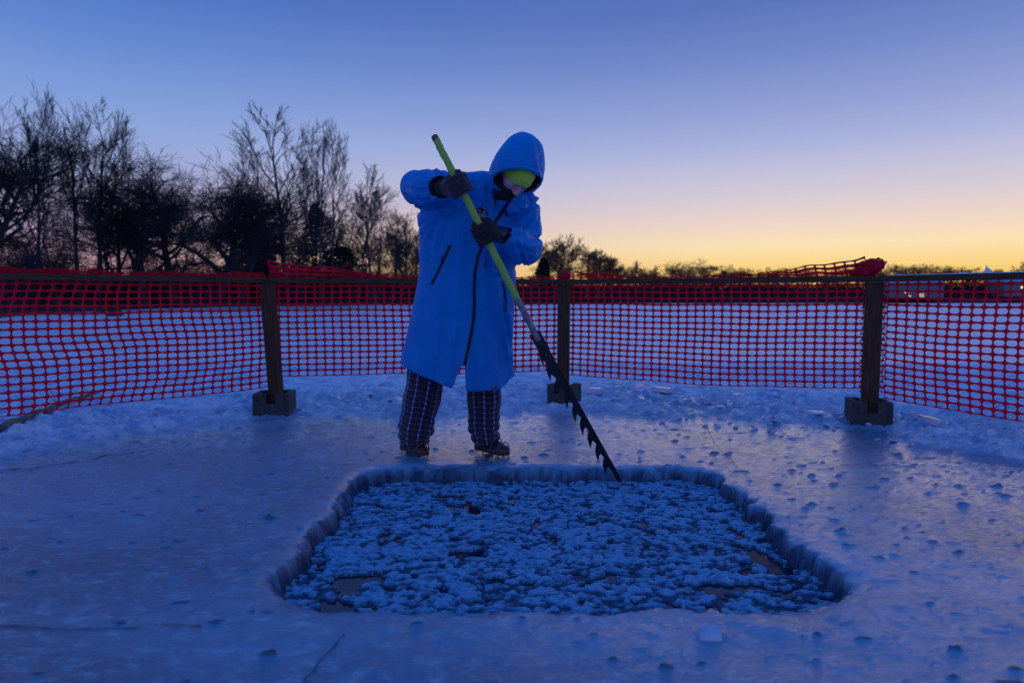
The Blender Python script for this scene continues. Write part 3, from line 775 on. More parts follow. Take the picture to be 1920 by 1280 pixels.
# undergrowth: nobody could count it
def brush(name, rng, n, pxr, backr, hr, w, m, kind_h=None):
    px = rng.uniform(*pxr, n); bk = rng.uniform(*backr, n)
    d = np.interp(px, [q[0] for q in SHORE], [q[1] for q in SHORE]) + bk
    x = (px - 960) / F * d
    zb = np.interp(bk, [q[0] for q in prof], [q[1] for q in prof]) * np.where(px < 250, .62, 1.0) - .1
    hs = (fbm(px * .012, bk * .1, 3, 8) * 1.3 + .35)
    h = rng.uniform(*hr, n) * hs
    a = rng.rand(n) * 6.283; ww = w * (.6 + .8 * rng.rand(n)) * d / 80
    lx = rng.normal(0, .22, n) * h; ly = rng.normal(0, .2, n) * h
    c = np.stack([x, d, zb], 1); s = np.stack([np.cos(a) * ww, np.sin(a) * ww, 0 * a], 1)
    mid = c + np.stack([lx * .35, ly * .35, h * .55], 1)
    top = c + np.stack([lx, ly, h], 1)
    vv = np.stack([c - s, c + s, mid + s * .7, mid - s * .7, top + s * .15, top - s * .15], 1).reshape(-1, 3)
    b = np.arange(n)[:, None] * 6
    ff = np.concatenate([b + np.array([[0, 1, 2, 3]]), b + np.array([[3, 2, 4, 5]])])
    o = mesh(name, vv, ff, m); tag(o, kind='stuff')
rb = np.random.RandomState(21)
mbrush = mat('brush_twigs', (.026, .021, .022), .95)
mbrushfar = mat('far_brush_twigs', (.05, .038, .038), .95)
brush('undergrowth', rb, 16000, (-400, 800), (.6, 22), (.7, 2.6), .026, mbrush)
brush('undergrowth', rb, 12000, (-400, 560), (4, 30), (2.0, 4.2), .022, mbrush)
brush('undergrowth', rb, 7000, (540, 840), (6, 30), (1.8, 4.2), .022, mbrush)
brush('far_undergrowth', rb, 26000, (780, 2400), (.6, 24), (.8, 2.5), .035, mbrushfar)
mgrass = mat('dead_reeds', (.11, .075, .05), .9, (.17, .12, .075), 3)
brush('dead_grass', rb, 7000, (-500, 260), (-2.5, 1.6), (.10, .38), .018, mgrass)
# distant skyline ridge behind the right shore
# fallen log on the left ice and branch behind the netting
def rod(name, pts, r, m, lab, cat, sides=9, twigs=0, seed=0):
    T = Tubes(); rg = np.random.RandomState(seed); P0 = np.array([tuple(p) for p in pts], float)
    k = np.linspace(0, len(P0) - 1, 22); pp = np.stack([np.interp(k, range(len(P0)), P0[:, i]) for i in range(3)], 1) + rg.normal(0, r * .22, (22, 3))
    T.add(pp, np.linspace(r, r * .55, 22) * (1 + rg.normal(0, .07, 22)), sides)
    for j in range(twigs):
        q = pp[rg.randint(3, 20)]; dv_ = rg.normal(0, 1, 3); dv_[2] = abs(dv_[2]) + .3; dv_ *= r * rg.uniform(2.5, 6) / np.linalg.norm(dv_)
        T.add(np.array([q, q + dv_ * .6 + rg.normal(0, r * .4, 3), q + dv_]), [r * .14, r * .08, r * .03], 4)
    o = T.build(name, m, None); tag(o, lab, cat); return o
mlog = mat('bleached_branch', (.10, .085, .07), .85, (.21, .19, .165), 6, .7, 40, stretch=(1, 1, 1))
a = G(-150, 868); b = G(0, 813); c = G(190, 741)
rod('fallen_branch', [(a.x, a.y, .05), (b.x, b.y, .045), ((b.x + c.x) / 2, (b.y + c.y) / 2, .05), (c.x, c.y, .05)], .030, mlog, 'long bleached branch lying on the snow behind the netting at the left edge', 'branch', 9, 14, 4)
a = P(105, 572, 36); b = P(226, 592, 34)
rod('fallen_log', [(a.x, 36, .55), ((a.x + b.x) / 2, 35, .35), (b.x, 34.2, .10)], .13, mbark, 'dark fallen log sloping down onto the lake ice in front of the left shore', 'log', 9, 8, 5)
rod('tree_stump', [(b.x - .3, 34.0, -.05), (b.x - .2, 34.0, .25), (b.x - .25, 34.0, .42)], .26, mbark, 'dark stump at the lower end of the fallen log on the left', 'stump', 9, 0, 6)

# houses across the lake, seen through the netting
mwall_ = mat('house_wall', (.16, .14, .14), .8, (.20, .18, .17), 2); mroof = mat('snowy_roof', (.30, .33, .42), .8)
mlit = mat('lit_window', (1, .75, .3), .5, emis=((1.0, .62, .13), 1.6)); mlit2 = mat('dim_lit_window', (1, .75, .3), .5, emis=((1.0, .42, .18), .38)); mframe = mat('window_frame', (.5, .5, .5), .6)
def house(px, d, w_, h_, z, lab, wins):
    x0 = (px - 960) / F * d; r = empty('house', (x0, d, z))
    bm = bmesh.new(); box_bm(bm, (x0, d, z + h_ / 2), (w_, 5, h_)); bmobj('wall', bm, mwall_, r)
    rh = h_ * .55; hw = w_ / 2 + .3
    vv = [(x0 - hw, d - 2.8, z + h_), (x0 + hw, d - 2.8, z + h_), (x0 + hw, d + 2.8, z + h_), (x0 - hw, d + 2.8, z + h_), (x0 - hw, d, z + h_ + rh), (x0 + hw, d, z + h_ + rh)]
    mesh('roof', vv, [(0, 1, 5, 4), (2, 3, 4, 5), (1, 2, 5), (3, 0, 4), (3, 2, 1, 0)], mroof, parent=r)
    for (dx, dz, ww, wh, mm) in wins:
        bm = bmesh.new(); box_bm(bm, (x0 + dx, d - 2.53, z + dz), (ww + .16, .05, wh + .16)); fr = bmobj('window', bm, mframe, r)
        bm = bmesh.new(); box_bm(bm, (x0 + dx, d - 2.57, z + dz), (ww, .03, wh)); bmobj('pane', bm, mm, fr)
    tag(r, lab, 'house')
house(1700, 119, 9.5, 2.4, .75, 'low house across the lake with warm lit windows, just right of the wide fence post', [(-1.6, 1.15, .75, .30, mlit), (-1.2, .35, .6, .55, mlit2), (.9, .5, .8, .75, mlit2), (4.1, 1.25, .5, .18, mlit)])
house(1897, 121, 6.5, 2.5, 1.1, 'house across the lake near the right edge with two small bright yellow windows', [(-.3, 1.6, .46, .34, mlit), (.32, 1.6, .46, .34, mlit)])
# ------------------------------------------------------------------ signed distance modelling (surface nets on a rectilinear grid)
def surf(fn, xs, ys, zs):
    X_, Y_, Z_ = np.meshgrid(xs.astype(np.float32), ys.astype(np.float32), zs.astype(np.float32), indexing='ij')
    val = fn(X_, Y_, Z_); ins = val < 0
    nx, ny, nz = val.shape
    cnt = np.zeros((nx - 1, ny - 1, nz - 1), np.float32); acc = np.zeros((nx - 1, ny - 1, nz - 1, 3), np.float32)
    G3 = (X_, Y_, Z_)
    def sl(o, ax):
        return tuple(slice(o[k], (-1 if o[k] == 0 else None)) for k in range(3))
    for ax in range(3):
        for a in (0, 1):
            for b in (0, 1):
                o0 = [0, 0, 0]; oth = [k for k in range(3) if k != ax]; o0[oth[0]] = a; o0[oth[1]] = b; o1 = list(o0); o1[ax] = 1
                s0 = sl(o0, ax); s1 = sl(o1, ax)
                v0 = val[s0]; v1 = val[s1]; c = (v0 < 0) != (v1 < 0)
                t = np.where(c, v0 / np.where(c, v0 - v1, 1), 0)
                cnt += c
                for k in range(3): acc[..., k] += np.where(c, G3[k][s0] + (G3[k][s1] - G3[k][s0]) * t, 0)
    act = cnt > 0; ids = np.full(act.shape, -1, np.int64); ids[act] = np.arange(act.sum())
    V = acc[act] / cnt[act][:, None]
    Fs = []
    for ax in range(3):
        s0 = [slice(1, -1)] * 3; s1 = [slice(1, -1)] * 3; s0[ax] = slice(0, -1); s1[ax] = slice(1, None)
        a = ins[tuple(s0)]; b = ins[tuple(s1)]; c = a != b
        I = np.argwhere(c)
        base = I.copy(); oth = [k for k in range(3) if k != ax]
        for k in oth: base[:, k] += 1
        def cid(d1, d2):
            q = base.copy(); q[:, oth[0]] += d1; q[:, oth[1]] += d2
            return ids[q[:, 0], q[:, 1], q[:, 2]]
        quad = np.stack([cid(-1, -1), cid(0, -1), cid(0, 0), cid(-1, 0)], 1)
        fl = a[c] if ax != 1 else ~a[c]
        quad[~fl] = quad[~fl][:, ::-1]
        Fs.append(quad)
    return V, np.concatenate(Fs)
def smin(a, b, k):
    h = np.clip(.5 + .5 * (b - a) / k, 0, 1); return b * (1 - h) + a * h - k * h * (1 - h)
def smax(a, b, k): return -smin(-a, -b, k)
def chain(X, Y, Z, pts, k=0):
    """pts: list of (x,y,z,r)"""
    d = None
    for a, b in zip(pts[:-1], pts[1:]):
        ba = [b[i] - a[i] for i in range(3)]; ll = sum(q * q for q in ba) + 1e-9
        t = np.clip(((X - a[0]) * ba[0] + (Y - a[1]) * ba[1] + (Z - a[2]) * ba[2]) / ll, 0, 1)
        q = np.sqrt((X - a[0] - t * ba[0]) ** 2 + (Y - a[1] - t * ba[1]) ** 2 + (Z - a[2] - t * ba[2]) ** 2) - (a[3] + (b[3] - a[3]) * t)
        d = q if d is None else (smin(d, q, k) if k else np.minimum(d, q))
    return d
def C4(px, py, d, r): q = P(px, py, d); return (q.x, q.y, q.z, r)
def loft(X, Y, Z, rings, p=2.3, shear=0):
    rr = []
    for (py, l_, r_, D_, hd) in rings:
        a = P(l_, py, D_); b = P(r_, py, D_); rr.append((a.z, (a.x + b.x) / 2, (b.x - a.x) / 2, D_, hd))
    rr.sort(); R_ = np.array(rr)
    cx, aa, cy, bb = (np.interp(Z, R_[:, 0], R_[:, k]) for k in (1, 2, 3, 4))
    n = (np.abs((X - cx) / aa) ** p + np.abs((Y - cy) / bb) ** p) ** (1 / p)
    d = (n - 1) * np.minimum(aa, bb)
    return np.maximum(d, np.maximum(Z - R_[-1, 0], R_[0, 0] - Z))
def grid(lo, hi, h): return [np.arange(lo[k], hi[k] + h, h) for k in range(3)]
def pxg(X, Y, Z):
    z = Z - CAMZ; f = Y * cp - z * sp; u = Y * sp + z * cp
    return 960 + F * X / f, 640 - F * u / f
def polyd(px, py, pts):
    d = None
    for a, b in zip(pts[:-1], pts[1:]):
        ba = (b[0] - a[0], b[1] - a[1]); ll = ba[0] ** 2 + ba[1] ** 2
        t = np.clip(((px - a[0]) * ba[0] + (py - a[1]) * ba[1]) / ll, 0, 1)
        q = np.hypot(px - a[0] - t * ba[0], py - a[1] - t * ba[1]); d = q if d is None else np.minimum(d, q)
    return d
def vnormals(V, Fq):
    n = np.zeros_like(V); a, b, c, d = (V[Fq[:, k]] for k in range(4)); fn = np.cross(c - a, d - b)
    for k in range(4): np.add.at(n, Fq[:, k], fn)
    return n / (np.linalg.norm(n, axis=1)[:, None] + 1e-12)

man = empty('person', (P(845, 862, 3.95).x, 3.95, 0))
tag(man, 'person bowed over in long blue hooded coat and plaid trousers, gripping a slanted ice saw', 'person')

mcoat = mat('blue_coat_fabric', (.0, .215, .56), .42, (.0, .25, .64), 5, .35, 420, bdist=.0012, sheen=.35, spec=.18)
mcoat.node_tree.nodes['Principled BSDF'].inputs['Sheen Tint'].default_value = (.0, .35, 1, 1)
mlin = mat('coat_lining', (.012, .012, .022), .9)
mskin = mat('skin', (.62, .30, .33), .5, (.66, .33, .35), 30, .2, 300, bdist=.0006)
mhat = mat('lime_knit', (.50, .74, .05), .9, (.58, .82, .07), 120, 1.0, 420, bdist=.002, sheen=.3)
mglv = mat('dark_fleece_glove', (.030, .020, .030), .95, (.055, .036, .046), 150, 1.0, 300, bdist=.003, sheen=.25)
mglk = mat('black_glove', (.010, .009, .013), .8, (.022, .018, .024), 150, .8, 300, bdist=.002)
mblk = mat('black_zip', (.006, .006, .010), .5)
mgait = mat('dark_neck_gaiter', (.012, .010, .016), .9, bump=.5, bscale=200)

# --- head frame
yaw, pit, roll = rad(31), rad(-57), rad(20)
fh = Vector((math.sin(yaw) * math.cos(pit), -math.cos(yaw) * math.cos(pit), math.sin(pit)))
uh = Vector((math.sin(yaw) * -math.sin(pit), math.cos(yaw) * math.sin(pit), math.cos(pit)))
rh_ = uh.cross(fh)
r2 = rh_ * math.cos(roll) - uh * math.sin(roll); u2 = uh * math.cos(roll) + rh_ * math.sin(roll); rh_, uh = r2, u2
HC = P(965, 326, 3.53)
def hl(X, Y, Z):
    x, y, z = X - HC.x, Y - HC.y, Z - HC.z
    return (x * rh_.x + y * rh_.y + z * rh_.z, x * uh.x + y * uh.y + z * uh.z, x * fh.x + y * fh.y + z * fh.z)
def ell(a, b, c, o, r):
    q = np.sqrt(((a - o[0]) / r[0]) ** 2 + ((b - o[1]) / r[1]) ** 2 + ((c - o[2]) / r[2]) ** 2)
    return (q - 1) * min(r)
def head_sd(X, Y, Z):
    a, b, c = hl(X, Y, Z)
    d = ell(a, b, c, (0, .03, -.012), (.076, .092, .097))
    d = smin(d, ell(a, b, c, (0, -.05, .028), (.058, .070, .062)), .03)
    d = smin(d, ell(a, b, c, (0, -.098, .062), (.024, .020, .022)), .025)          # chin
    for s in (-1, 1):
        d = smin(d, ell(a, b, c, (s * .040, -.022, .058), (.026, .026, .026)), .02)  # cheek bones
        d = smax(d, -ell(a, b, c, (s * .032, .004, .100), (.020, .013, .018)), .012)  # eye sockets
        d = smin(d, ell(a, b, c, (s * .031, .003, .078), (.013, .009, .012)), .004)  # closed lids
        d = smin(d, ell(a, b, c, (s * .078, -.008, -.012), (.010, .030, .020)), .006)  # ears
    d = smin(d, chain(a, b, c, [(-.045, .026, .074, .008), (0, .022, .088, .009), (.045, .026, .074, .008)]), .012)
    d = smin(d, chain(a, b, c, [(0, .012, .088, .009), (0, -.030, .108, .0125)]), .010)
    for s in (-1, 1): d = smin(d, ell(a, b, c, (s * .012, -.034, .098), (.009, .008, .010)), .006)
    d = smin(d, chain(a, b, c, [(-.022, -.063, .083, .005), (0, -.060, .091, .007), (.022, -.063, .083, .005)]), .006)
    return d
SH_R = C4(846, 362, 3.76, .08); SH_L = C4(982, 404, 3.78, .08)      # the person's right shoulder is on the viewer's left
def body_sd(X, Y, Z):
    d = head_sd(X, Y, Z)
    nk = (HC - fh * .02 - uh * .07)
    d = smin(d, chain(X, Y, Z, [(nk.x, nk.y, nk.z, .052)] + [C4(930, 385, 3.74, .062)]), .03)
    d = smin(d, chain(X, Y, Z, [SH_R, C4(915, 380, 3.76, .09), SH_L]), .05)
    d = smin(d, chain(X, Y, Z, [C4(905, 400, 3.78, .12), C4(885, 500, 3.88, .12), C4(872, 590, 3.94, .13)]), .06)
    # arms, wrists and palms inside the gloves
    d = smin(d, chain(X, Y, Z, [SH_R[:3] + (.055,), C4(786, 356, 3.66, .042), C4(826, 352, 3.45, .028), C4(840, 349, 3.40, .026)]), .03)
    d = smin(d, chain(X, Y, Z, [SH_L[:3] + (.055,), C4(984, 470, 3.66, .042), C4(948, 441, 3.47, .028), C4(930, 437, 3.43, .026)]), .03)
    # legs
    d = smin(d, chain(X, Y, Z, [C4(840, 615, 3.93, .085), C4(800, 720, 3.94, .055), C4(776, 815, 3.99, .038), (FL[0], FL[1], .09, .035)]), .04)
    d = smin(d, chain(X, Y, Z, [C4(895, 615, 3.93, .085), C4(905, 720, 3.94, .055), C4(910, 815, 3.99, .038), (FR[0], FR[1], .09, .035)]), .04)
    for (hx, hy, tx, ty) in FEET:
        d = smin(d, chain(X, Y, Z, [(hx * .85 + tx * .15, hy * .85 + ty * .15, .065, .032), (hx * .15 + tx * .85, hy * .15 + ty * .85, .05, .022)]), .02)
    return d
FEET = [(-.650, 4.06, -.497, 3.865), (-.205, 4.045, -.028, 3.875)]       # heel x,y, toe x,y
FL = (-.60, 4.01); FR = (-.165, 4.02)
xs = np.concatenate([np.arange(-.82, -.08, .011), np.arange(-.08, .17, .0034), np.arange(.17, .34, .011)])
ys = np.concatenate([np.arange(3.36, 3.66, .0038), np.arange(3.66, 4.16, .011)])
zs = np.concatenate([np.arange(-.0, 1.36, .011), np.arange(1.36, 1.76, .0036)])
V, Fq = surf(body_sd, xs, ys, zs)
mesh('body', V, Fq, mskin, parent=man, smooth=True)

# --- coat
TORSO = [(332, 838, 930, 3.73, .10), (345, 812, 985, 3.74, .135), (360, 800, 1000, 3.75, .15), (380, 790, 1006, 3.77, .16), (400, 782, 1006, 3.78, .165), (430, 784, 996, 3.80, .17), (450, 786, 984, 3.82, .17),
         (500, 787, 970, 3.85, .17), (530, 784, 968, 3.87, .175), (560, 779, 965, 3.89, .18), (600, 771, 961, 3.91, .185), (640, 762, 956, 3.92, .19), (680, 752, 955, 3.92, .195), (745, 750, 961, 3.92, .20)]
RSL = [C4(850, 368, 3.77, .115), C4(806, 356, 3.74, .108), C4(783, 352, 3.66, .092), C4(800, 352, 3.55, .085), C4(826, 353, 3.455, .066)]
LSL = [C4(974, 400, 3.78, .116), C4(987, 430, 3.73, .087), C4(986, 466, 3.66, .092), C4(972, 458, 3.56, .078), C4(952, 443, 3.475, .055)]
hemx = [600, 752, 758, 770, 810, 848, 860, 874, 905, 937, 951, 957, 1100]
hemy = [600, 680, 690, 697, 714, 729, 700, 733, 734, 733, 724, 716, 690]
slit_p = [(869, 668), (860, 694), (845, 740)]
def coat_sd(X, Y, Z):
    d = loft(X, Y, Z, TORSO)
    d = smin(d, chain(X, Y, Z, [C4(842, 356, 3.75, .094), C4(905, 356, 3.75, .090), C4(975, 398, 3.76, .092)]), .05)
    d = smin(d, chain(X, Y, Z, [C4(905, 362, 3.71, .10), C4(935, 356, 3.66, .095), C4(962, 375, 3.60, .07)]), .05)       # collar
    d = smin(d, chain(X, Y, Z, RSL), .035)
    d = smin(d, chain(X, Y, Z, LSL), .022)
    px, py = pxg(X, Y, Z)
    # gentle folds
    d = d + .006 * (vn3(X * 3.5, Y * 3.5, Z * 1.6, 5) - .5) * 2
    # flare folds of the skirt
    low = sstep(1.0, .5, Z); ang = np.arctan2(Y - 3.9, X + .3)
    d = d - low * .010 * np.sin(ang * 9 + 1.2) - low * .006 * np.sin(ang * 15 + Z * 3)
    # hem
    pf, _ = pxg(X, np.minimum(Y, 3.74) * 0 + 3.74, Z)
    px0 = 960 + (px - 960)
    hz = CAMZ + (558 - np.interp(px0, hemx, hemy)) / F * 3.75
    hz = hz + .05 * sstep(3.85, 4.05, Y)
    d = np.maximum(d, hz - Z)
    # open front vent
    sl_ = np.maximum(np.maximum(np.interp(py, [665, 692, 735], [869, 861, 846]) - px, px - 873.5), 686 - py) / 330
    d = np.maximum(d, -sl_)
    # hollow below the waist, hollow cuffs
    inner = loft(X, Y, Z, [(a, b + 12, c - 12, e, h - .040) for (a, b, c, e, h) in TORSO if a > 540])
    d = np.maximum(d, -np.maximum(inner, Z - .62))
    w0 = RSL[-1]; w1 = RSL[-2]
    d = smax(d, -chain(X, Y, Z, [(w0[0] + .03, w0[1] - .06, w0[2], .062), (w0[0] * .7 + w1[0] * .3, w0[1] * .7 + w1[1] * .3, w0[2], .048)]), .013)
    w0 = LSL[-1]; w1 = LSL[-2]
    d = smax(d, -chain(X, Y, Z, [(w0[0] - .06, w0[1] - .05, w0[2] + .02, .052), (w0[0] * .7 + w1[0] * .3, w0[1] * .7 + w1[1] * .3, w0[2], .040)]), .012)
    return d
V, Fq = surf(coat_sd, *grid((-.72, 3.36, .34), (.24, 4.16, 1.72), .0072))
STROKES = [([(772, 340), (790, 346), (806, 342)], -.005, 3.2), ([(758, 366), (778, 378), (806, 376)], -.006, 3.6), ([(764, 384), (784, 390), (812, 378)], .005, 4), ([(840, 320), (842, 332), (838, 342)], -.005, 3.2), ([(858, 318), (862, 332), (872, 344)], -.004, 3.5), ([(888, 330), (884, 352), (888, 378)], -.005, 4),
           ([(920, 362), (928, 384), (930, 400)], -.006, 3.5), ([(960, 380), (972, 392), (990, 398)], -.006, 3.2), ([(975, 372), (990, 378), (1004, 376)], .006, 4), ([(1010, 400), (1005, 425), (1012, 445)], -.005, 4), ([(970, 428), (985, 434), (1000, 430)], .006, 3.6), ([(985, 470), (1002, 476), (1012, 470)], -.005, 3.2), ([(976, 480), (980, 492), (978, 499)], -.006, 3),
           ([(825, 400), (815, 420), (806, 450)], -.006, 6), ([(880, 395), (872, 420), (870, 450)], .005, 6), ([(935, 440), (925, 470), (921, 500)], -.006, 5), ([(948, 500), (940, 512), (925, 520)], -.007, 3.5), ([(790, 470), (800, 520), (796, 560)], .004, 8), ([(780, 600), (786, 640), (782, 690)], .005, 7), ([(905, 640), (912, 690), (908, 730)], -.005, 6), ([(858, 610), (848, 660), (838, 715)], .005, 7),
           ([(774, 397), (800, 389), (832, 384)], -.010, 6), ([(786, 322), (797, 331), (818, 336)], -.006, 4), ([(768, 336), (785, 326), (806, 326)], -.005, 4), ([(762, 352), (785, 362), (812, 360)], -.004, 6),
           ([(815, 312), (820, 322)], .006, 4), ([(790, 380), (815, 372), (830, 366)], .004, 6),
           ([(1014, 376), (985, 398), (958, 420)], -.009, 4.5), ([(1008, 372), (978, 392), (950, 398)], .006, 5), ([(1003, 400), (985, 420), (968, 436)], -.007, 4.5), ([(1016, 446), (990, 442), (964, 432)], -.010, 5),
           ([(1012, 458), (988, 462), (966, 452)], .005, 5), ([(968, 452), (977, 474), (986, 497)], -.007, 4), ([(980, 456), (992, 480), (996, 492)], -.005, 3.5), ([(962, 455), (966, 480), (972, 497)], .005, 4),
           ([(1006, 470), (1000, 488), (985, 498)], .005, 4), ([(996, 380), (1004, 400), (1008, 430)], .005, 6),
           ([(914, 352), (917, 375), (912, 402)], -.007, 4.5), ([(902, 330), (908, 348), (904, 372)], .005, 5), ([(930, 372), (938, 378), (950, 372)], -.005, 4), ([(880, 340), (884, 362), (880, 390)], -.004, 7),
           ([(925, 495), (932, 550), (941, 610), (952, 668)], .013, 5), ([(917, 500), (922, 560), (930, 620), (940, 690)], -.006, 7), ([(944, 570), (946, 610), (958, 650)], -.009, 5), ([(955, 590), (957, 625)], .008, 5), ([(949, 655), (953, 700)], -.006, 4),
           ([(846, 470), (838, 580), (818, 715)], -.005, 13), ([(806, 430), (797, 540), (778, 690)], -.004, 11), ([(866, 420), (860, 540), (850, 640)], .004, 12), ([(905, 560), (900, 640), (893, 730)], .004, 9),
           ([(862, 400), (840, 408), (812, 420)], -.004, 7), ([(850, 392), (842, 420), (820, 470)], -.004, 9), ([(970, 500), (955, 520), (945, 560)], -.006, 5)]
nrmV = vnormals(V, Fq); vx, vy = pxof(V); disp = np.zeros(len(V)); frontm = sstep(3.95, 3.80, V[:, 1])
for pts_, amp, wd in STROKES: disp += 1.9 * amp * np.exp(-(polyd(vx, vy, pts_) / (wd * .85)) ** 2) * frontm
cr = vn3(V[:, 0] * 16, V[:, 1] * 16, V[:, 2] * 11, 33); cr2 = np.abs(vn3(V[:, 0] * 11 + V[:, 2] * 6, V[:, 1] * 9, V[:, 2] * 9 - V[:, 0] * 7, 35) - .5)
arms = np.clip(sstep(1.22, 1.32, V[:, 2]), 0, 1)
disp += (cr - .5) * .005 * (.5 + arms) - sstep(.075, 0, cr2) * .0055 * (.30 + .9 * arms)
inv = loft(V[:, 0], V[:, 1], V[:, 2], [(a, b + 12, c - 12, e, h - .040) for (a, b, c, e, h) in TORSO if a > 540])
disp *= np.where((inv < .012) & (V[:, 2] < .64), 0, 1)
V = V + nrmV * disp[:, None]
fc = V[Fq].mean(1); fcx, fcy = pxof(fc)
inn = loft(fc[:, 0], fc[:, 1], fc[:, 2], [(a, b + 12, c - 12, e, h - .040) for (a, b, c, e, h) in TORSO if a > 540])
micoat = ((inn < .006) & (fc[:, 2] < .63)).astype(int)
coat = mesh('coat', V, Fq, [mcoat, mlin], parent=man, smooth=True, mi=micoat)
bvh = BVHTree.FromPolygons([tuple(q) for q in V], [tuple(int(i) for i in q) for q in Fq])
def on_coat(px, py, off=.0025, tree_=None):
    o_ = Vector((0, 0, CAMZ)); dr = (P(px, py, 3.6) - o_).normalized(); h_ = (tree_ or bvh).ray_cast(o_, dr)
    if h_[0] is None: return None
    n = h_[1]
    if n.dot(dr) > 0: n = -n
    return h_[0] + n * off
def ribbon(name, pts, w, m, off=.003, parent=None, tree_=None, th=.003, wob=0):
    P0 = np.array(pts, float); ln = np.r_[0, np.cumsum(np.hypot(*np.diff(P0, axis=0).T))]; n = max(4, int(ln[-1] / 4)); k = np.linspace(0, ln[-1], n)
    pp = np.stack([np.interp(k, ln, P0[:, 0]), np.interp(k, ln, P0[:, 1])], 1)
    t = np.gradient(pp, axis=0); t /= np.linalg.norm(t, axis=1)[:, None]; nn = np.stack([-t[:, 1], t[:, 0]], 1)
    v = []; f = []
    for i in range(n):
        row = []
        for s in (-1, 0, 1):
            q = pp[i] + nn[i] * s * (w[min(int(i / n * len(w)), len(w) - 1)] if isinstance(w, (list, tuple)) else w) / 2
            h_ = on_coat(q[0], q[1], off, tree_)
            row.append(h_)
        if any(r is None for r in row): continue
        v += row
        if len(v) > 3:
            b = len(v) - 6; f += [(b, b + 1, b + 4, b + 3), (b + 1, b + 2, b + 5, b + 4)]
    o = mesh(name, [tuple(q) for q in v], f, m, parent=parent, smooth=True)
    so = o.modifiers.new('thick', 'SOLIDIFY'); so.thickness = th; so.offset = 0; return o
ribbon('zipper', [(962, 368), (950, 384), (938, 402), (926, 420), (914, 440), (905, 460), (896, 480), (890.5, 510), (889, 545), (889.5, 570), (888, 600), (882, 630), (877, 655), (871, 685)], 5.5, mblk, .002, coat)
ribbon('zipper_flap', [(874, 668), (868, 676), (866.5, 687)], 9, mblk, -.004, coat)
ribbon('pocket_zip', [(844, 460), (833, 484), (820, 512), (809, 533)], 4.6, mblk, .002, coat)
ribbon('zip_pull', [(831, 478), (827, 486), (829, 490)], 1.2, mblk, .006, coat)
ribbon('pocket_zip', [(942, 528), (946, 545), (948, 562)], 3.4, mblk, .002, coat)
ribbon('zip_pull', [(948, 560), (949, 574), (946, 582), (951, 584)], 1.5, mblk, .006, coat)
ribbon('chest_pocket_zip', [(946, 391), (949, 399), (952, 406)], 2.6, mblk, .002, coat)
ribbon('pocket_seam', [(912, 470), (911, 490), (909, 503)], 2.0, mlin, .001, coat)
ribbon('cuff_strap', [(811, 349), (814, 340), (822, 333), (829, 329)], 6, mblk, .004, coat)
ribbon('cuff_strap', [(952, 430), (956, 437), (956, 444)], 5, mblk, .004, coat)
mwhite = mat('pale_print', (.52, .50, .58), .7); mdk = mat('dark_badge', (.010, .010, .022), .7)
def disc(name, cx, cy, r0, r1, m, off, a0=0, a1=6.2832, parent=coat, n=28, sq=1.0):
    v = []; f = []
    for i in range(n + 1):
        a = a0 + (a1 - a0) * i / n
        for r in (r0, r1):
            q = on_coat(cx + r * math.cos(a), cy + r * sq * math.sin(a), off)
            if q is None: q = on_coat(cx, cy, off)
            v.append(tuple(q))
        if i: f.append((2 * i - 2, 2 * i - 1, 2 * i + 1, 2 * i))
    return mesh(name, v, f, m, parent=parent)
bd = disc('badge', 902, 400.5, 0, 12.6, mdk, .003)
disc('badge_ring', 902, 400.5, 10.4, 11.6, mwhite, .0045, parent=bd)
v = []; f = []
def poly(pts, off=.0048):
    b = len(v)
    for (x_, y_) in pts: v.append(tuple(on_coat(x_, y_, off)))
    f.append(tuple(range(b, b + len(pts))))
poly([(893.6, 393.5), (897, 391), (903, 392.6), (911, 397.6), (909, 400), (902, 396.6)])
for k in range(5):
    x_ = 895.5 + k * 3.3; y_ = 398.6 + k * .5
    poly([(x_ - .3, y_), (x_ + .5, y_), (x_ + 1.0, y_ + 3.6), (x_ + .4, y_ + 4.6), (x_ + 1.3, y_ + 7.6), (x_ - 1.0, y_ + 7.4), (x_ - .5, y_ + 4.4), (x_ - .9, y_ + 3.4)])
mesh('badge_emblem', v, f, mwhite, parent=bd)
v = []; f = []
try:
    poly([(922.5, 722), (930.5, 722), (929.5, 728.5), (922, 728.5)], .003); mesh('hem_tag', v, f, mdk, parent=coat)
    v = []; f = []; poly([(924, 723.2), (929, 723.2), (928.8, 724.2), (924, 724.2)], .005); poly([(924, 723.2), (925.2, 723.2), (924.4, 727.6), (923.2, 727.6)], .005); mesh('hem_mark', v, f, mwhite, parent=coat)
except Exception: pass

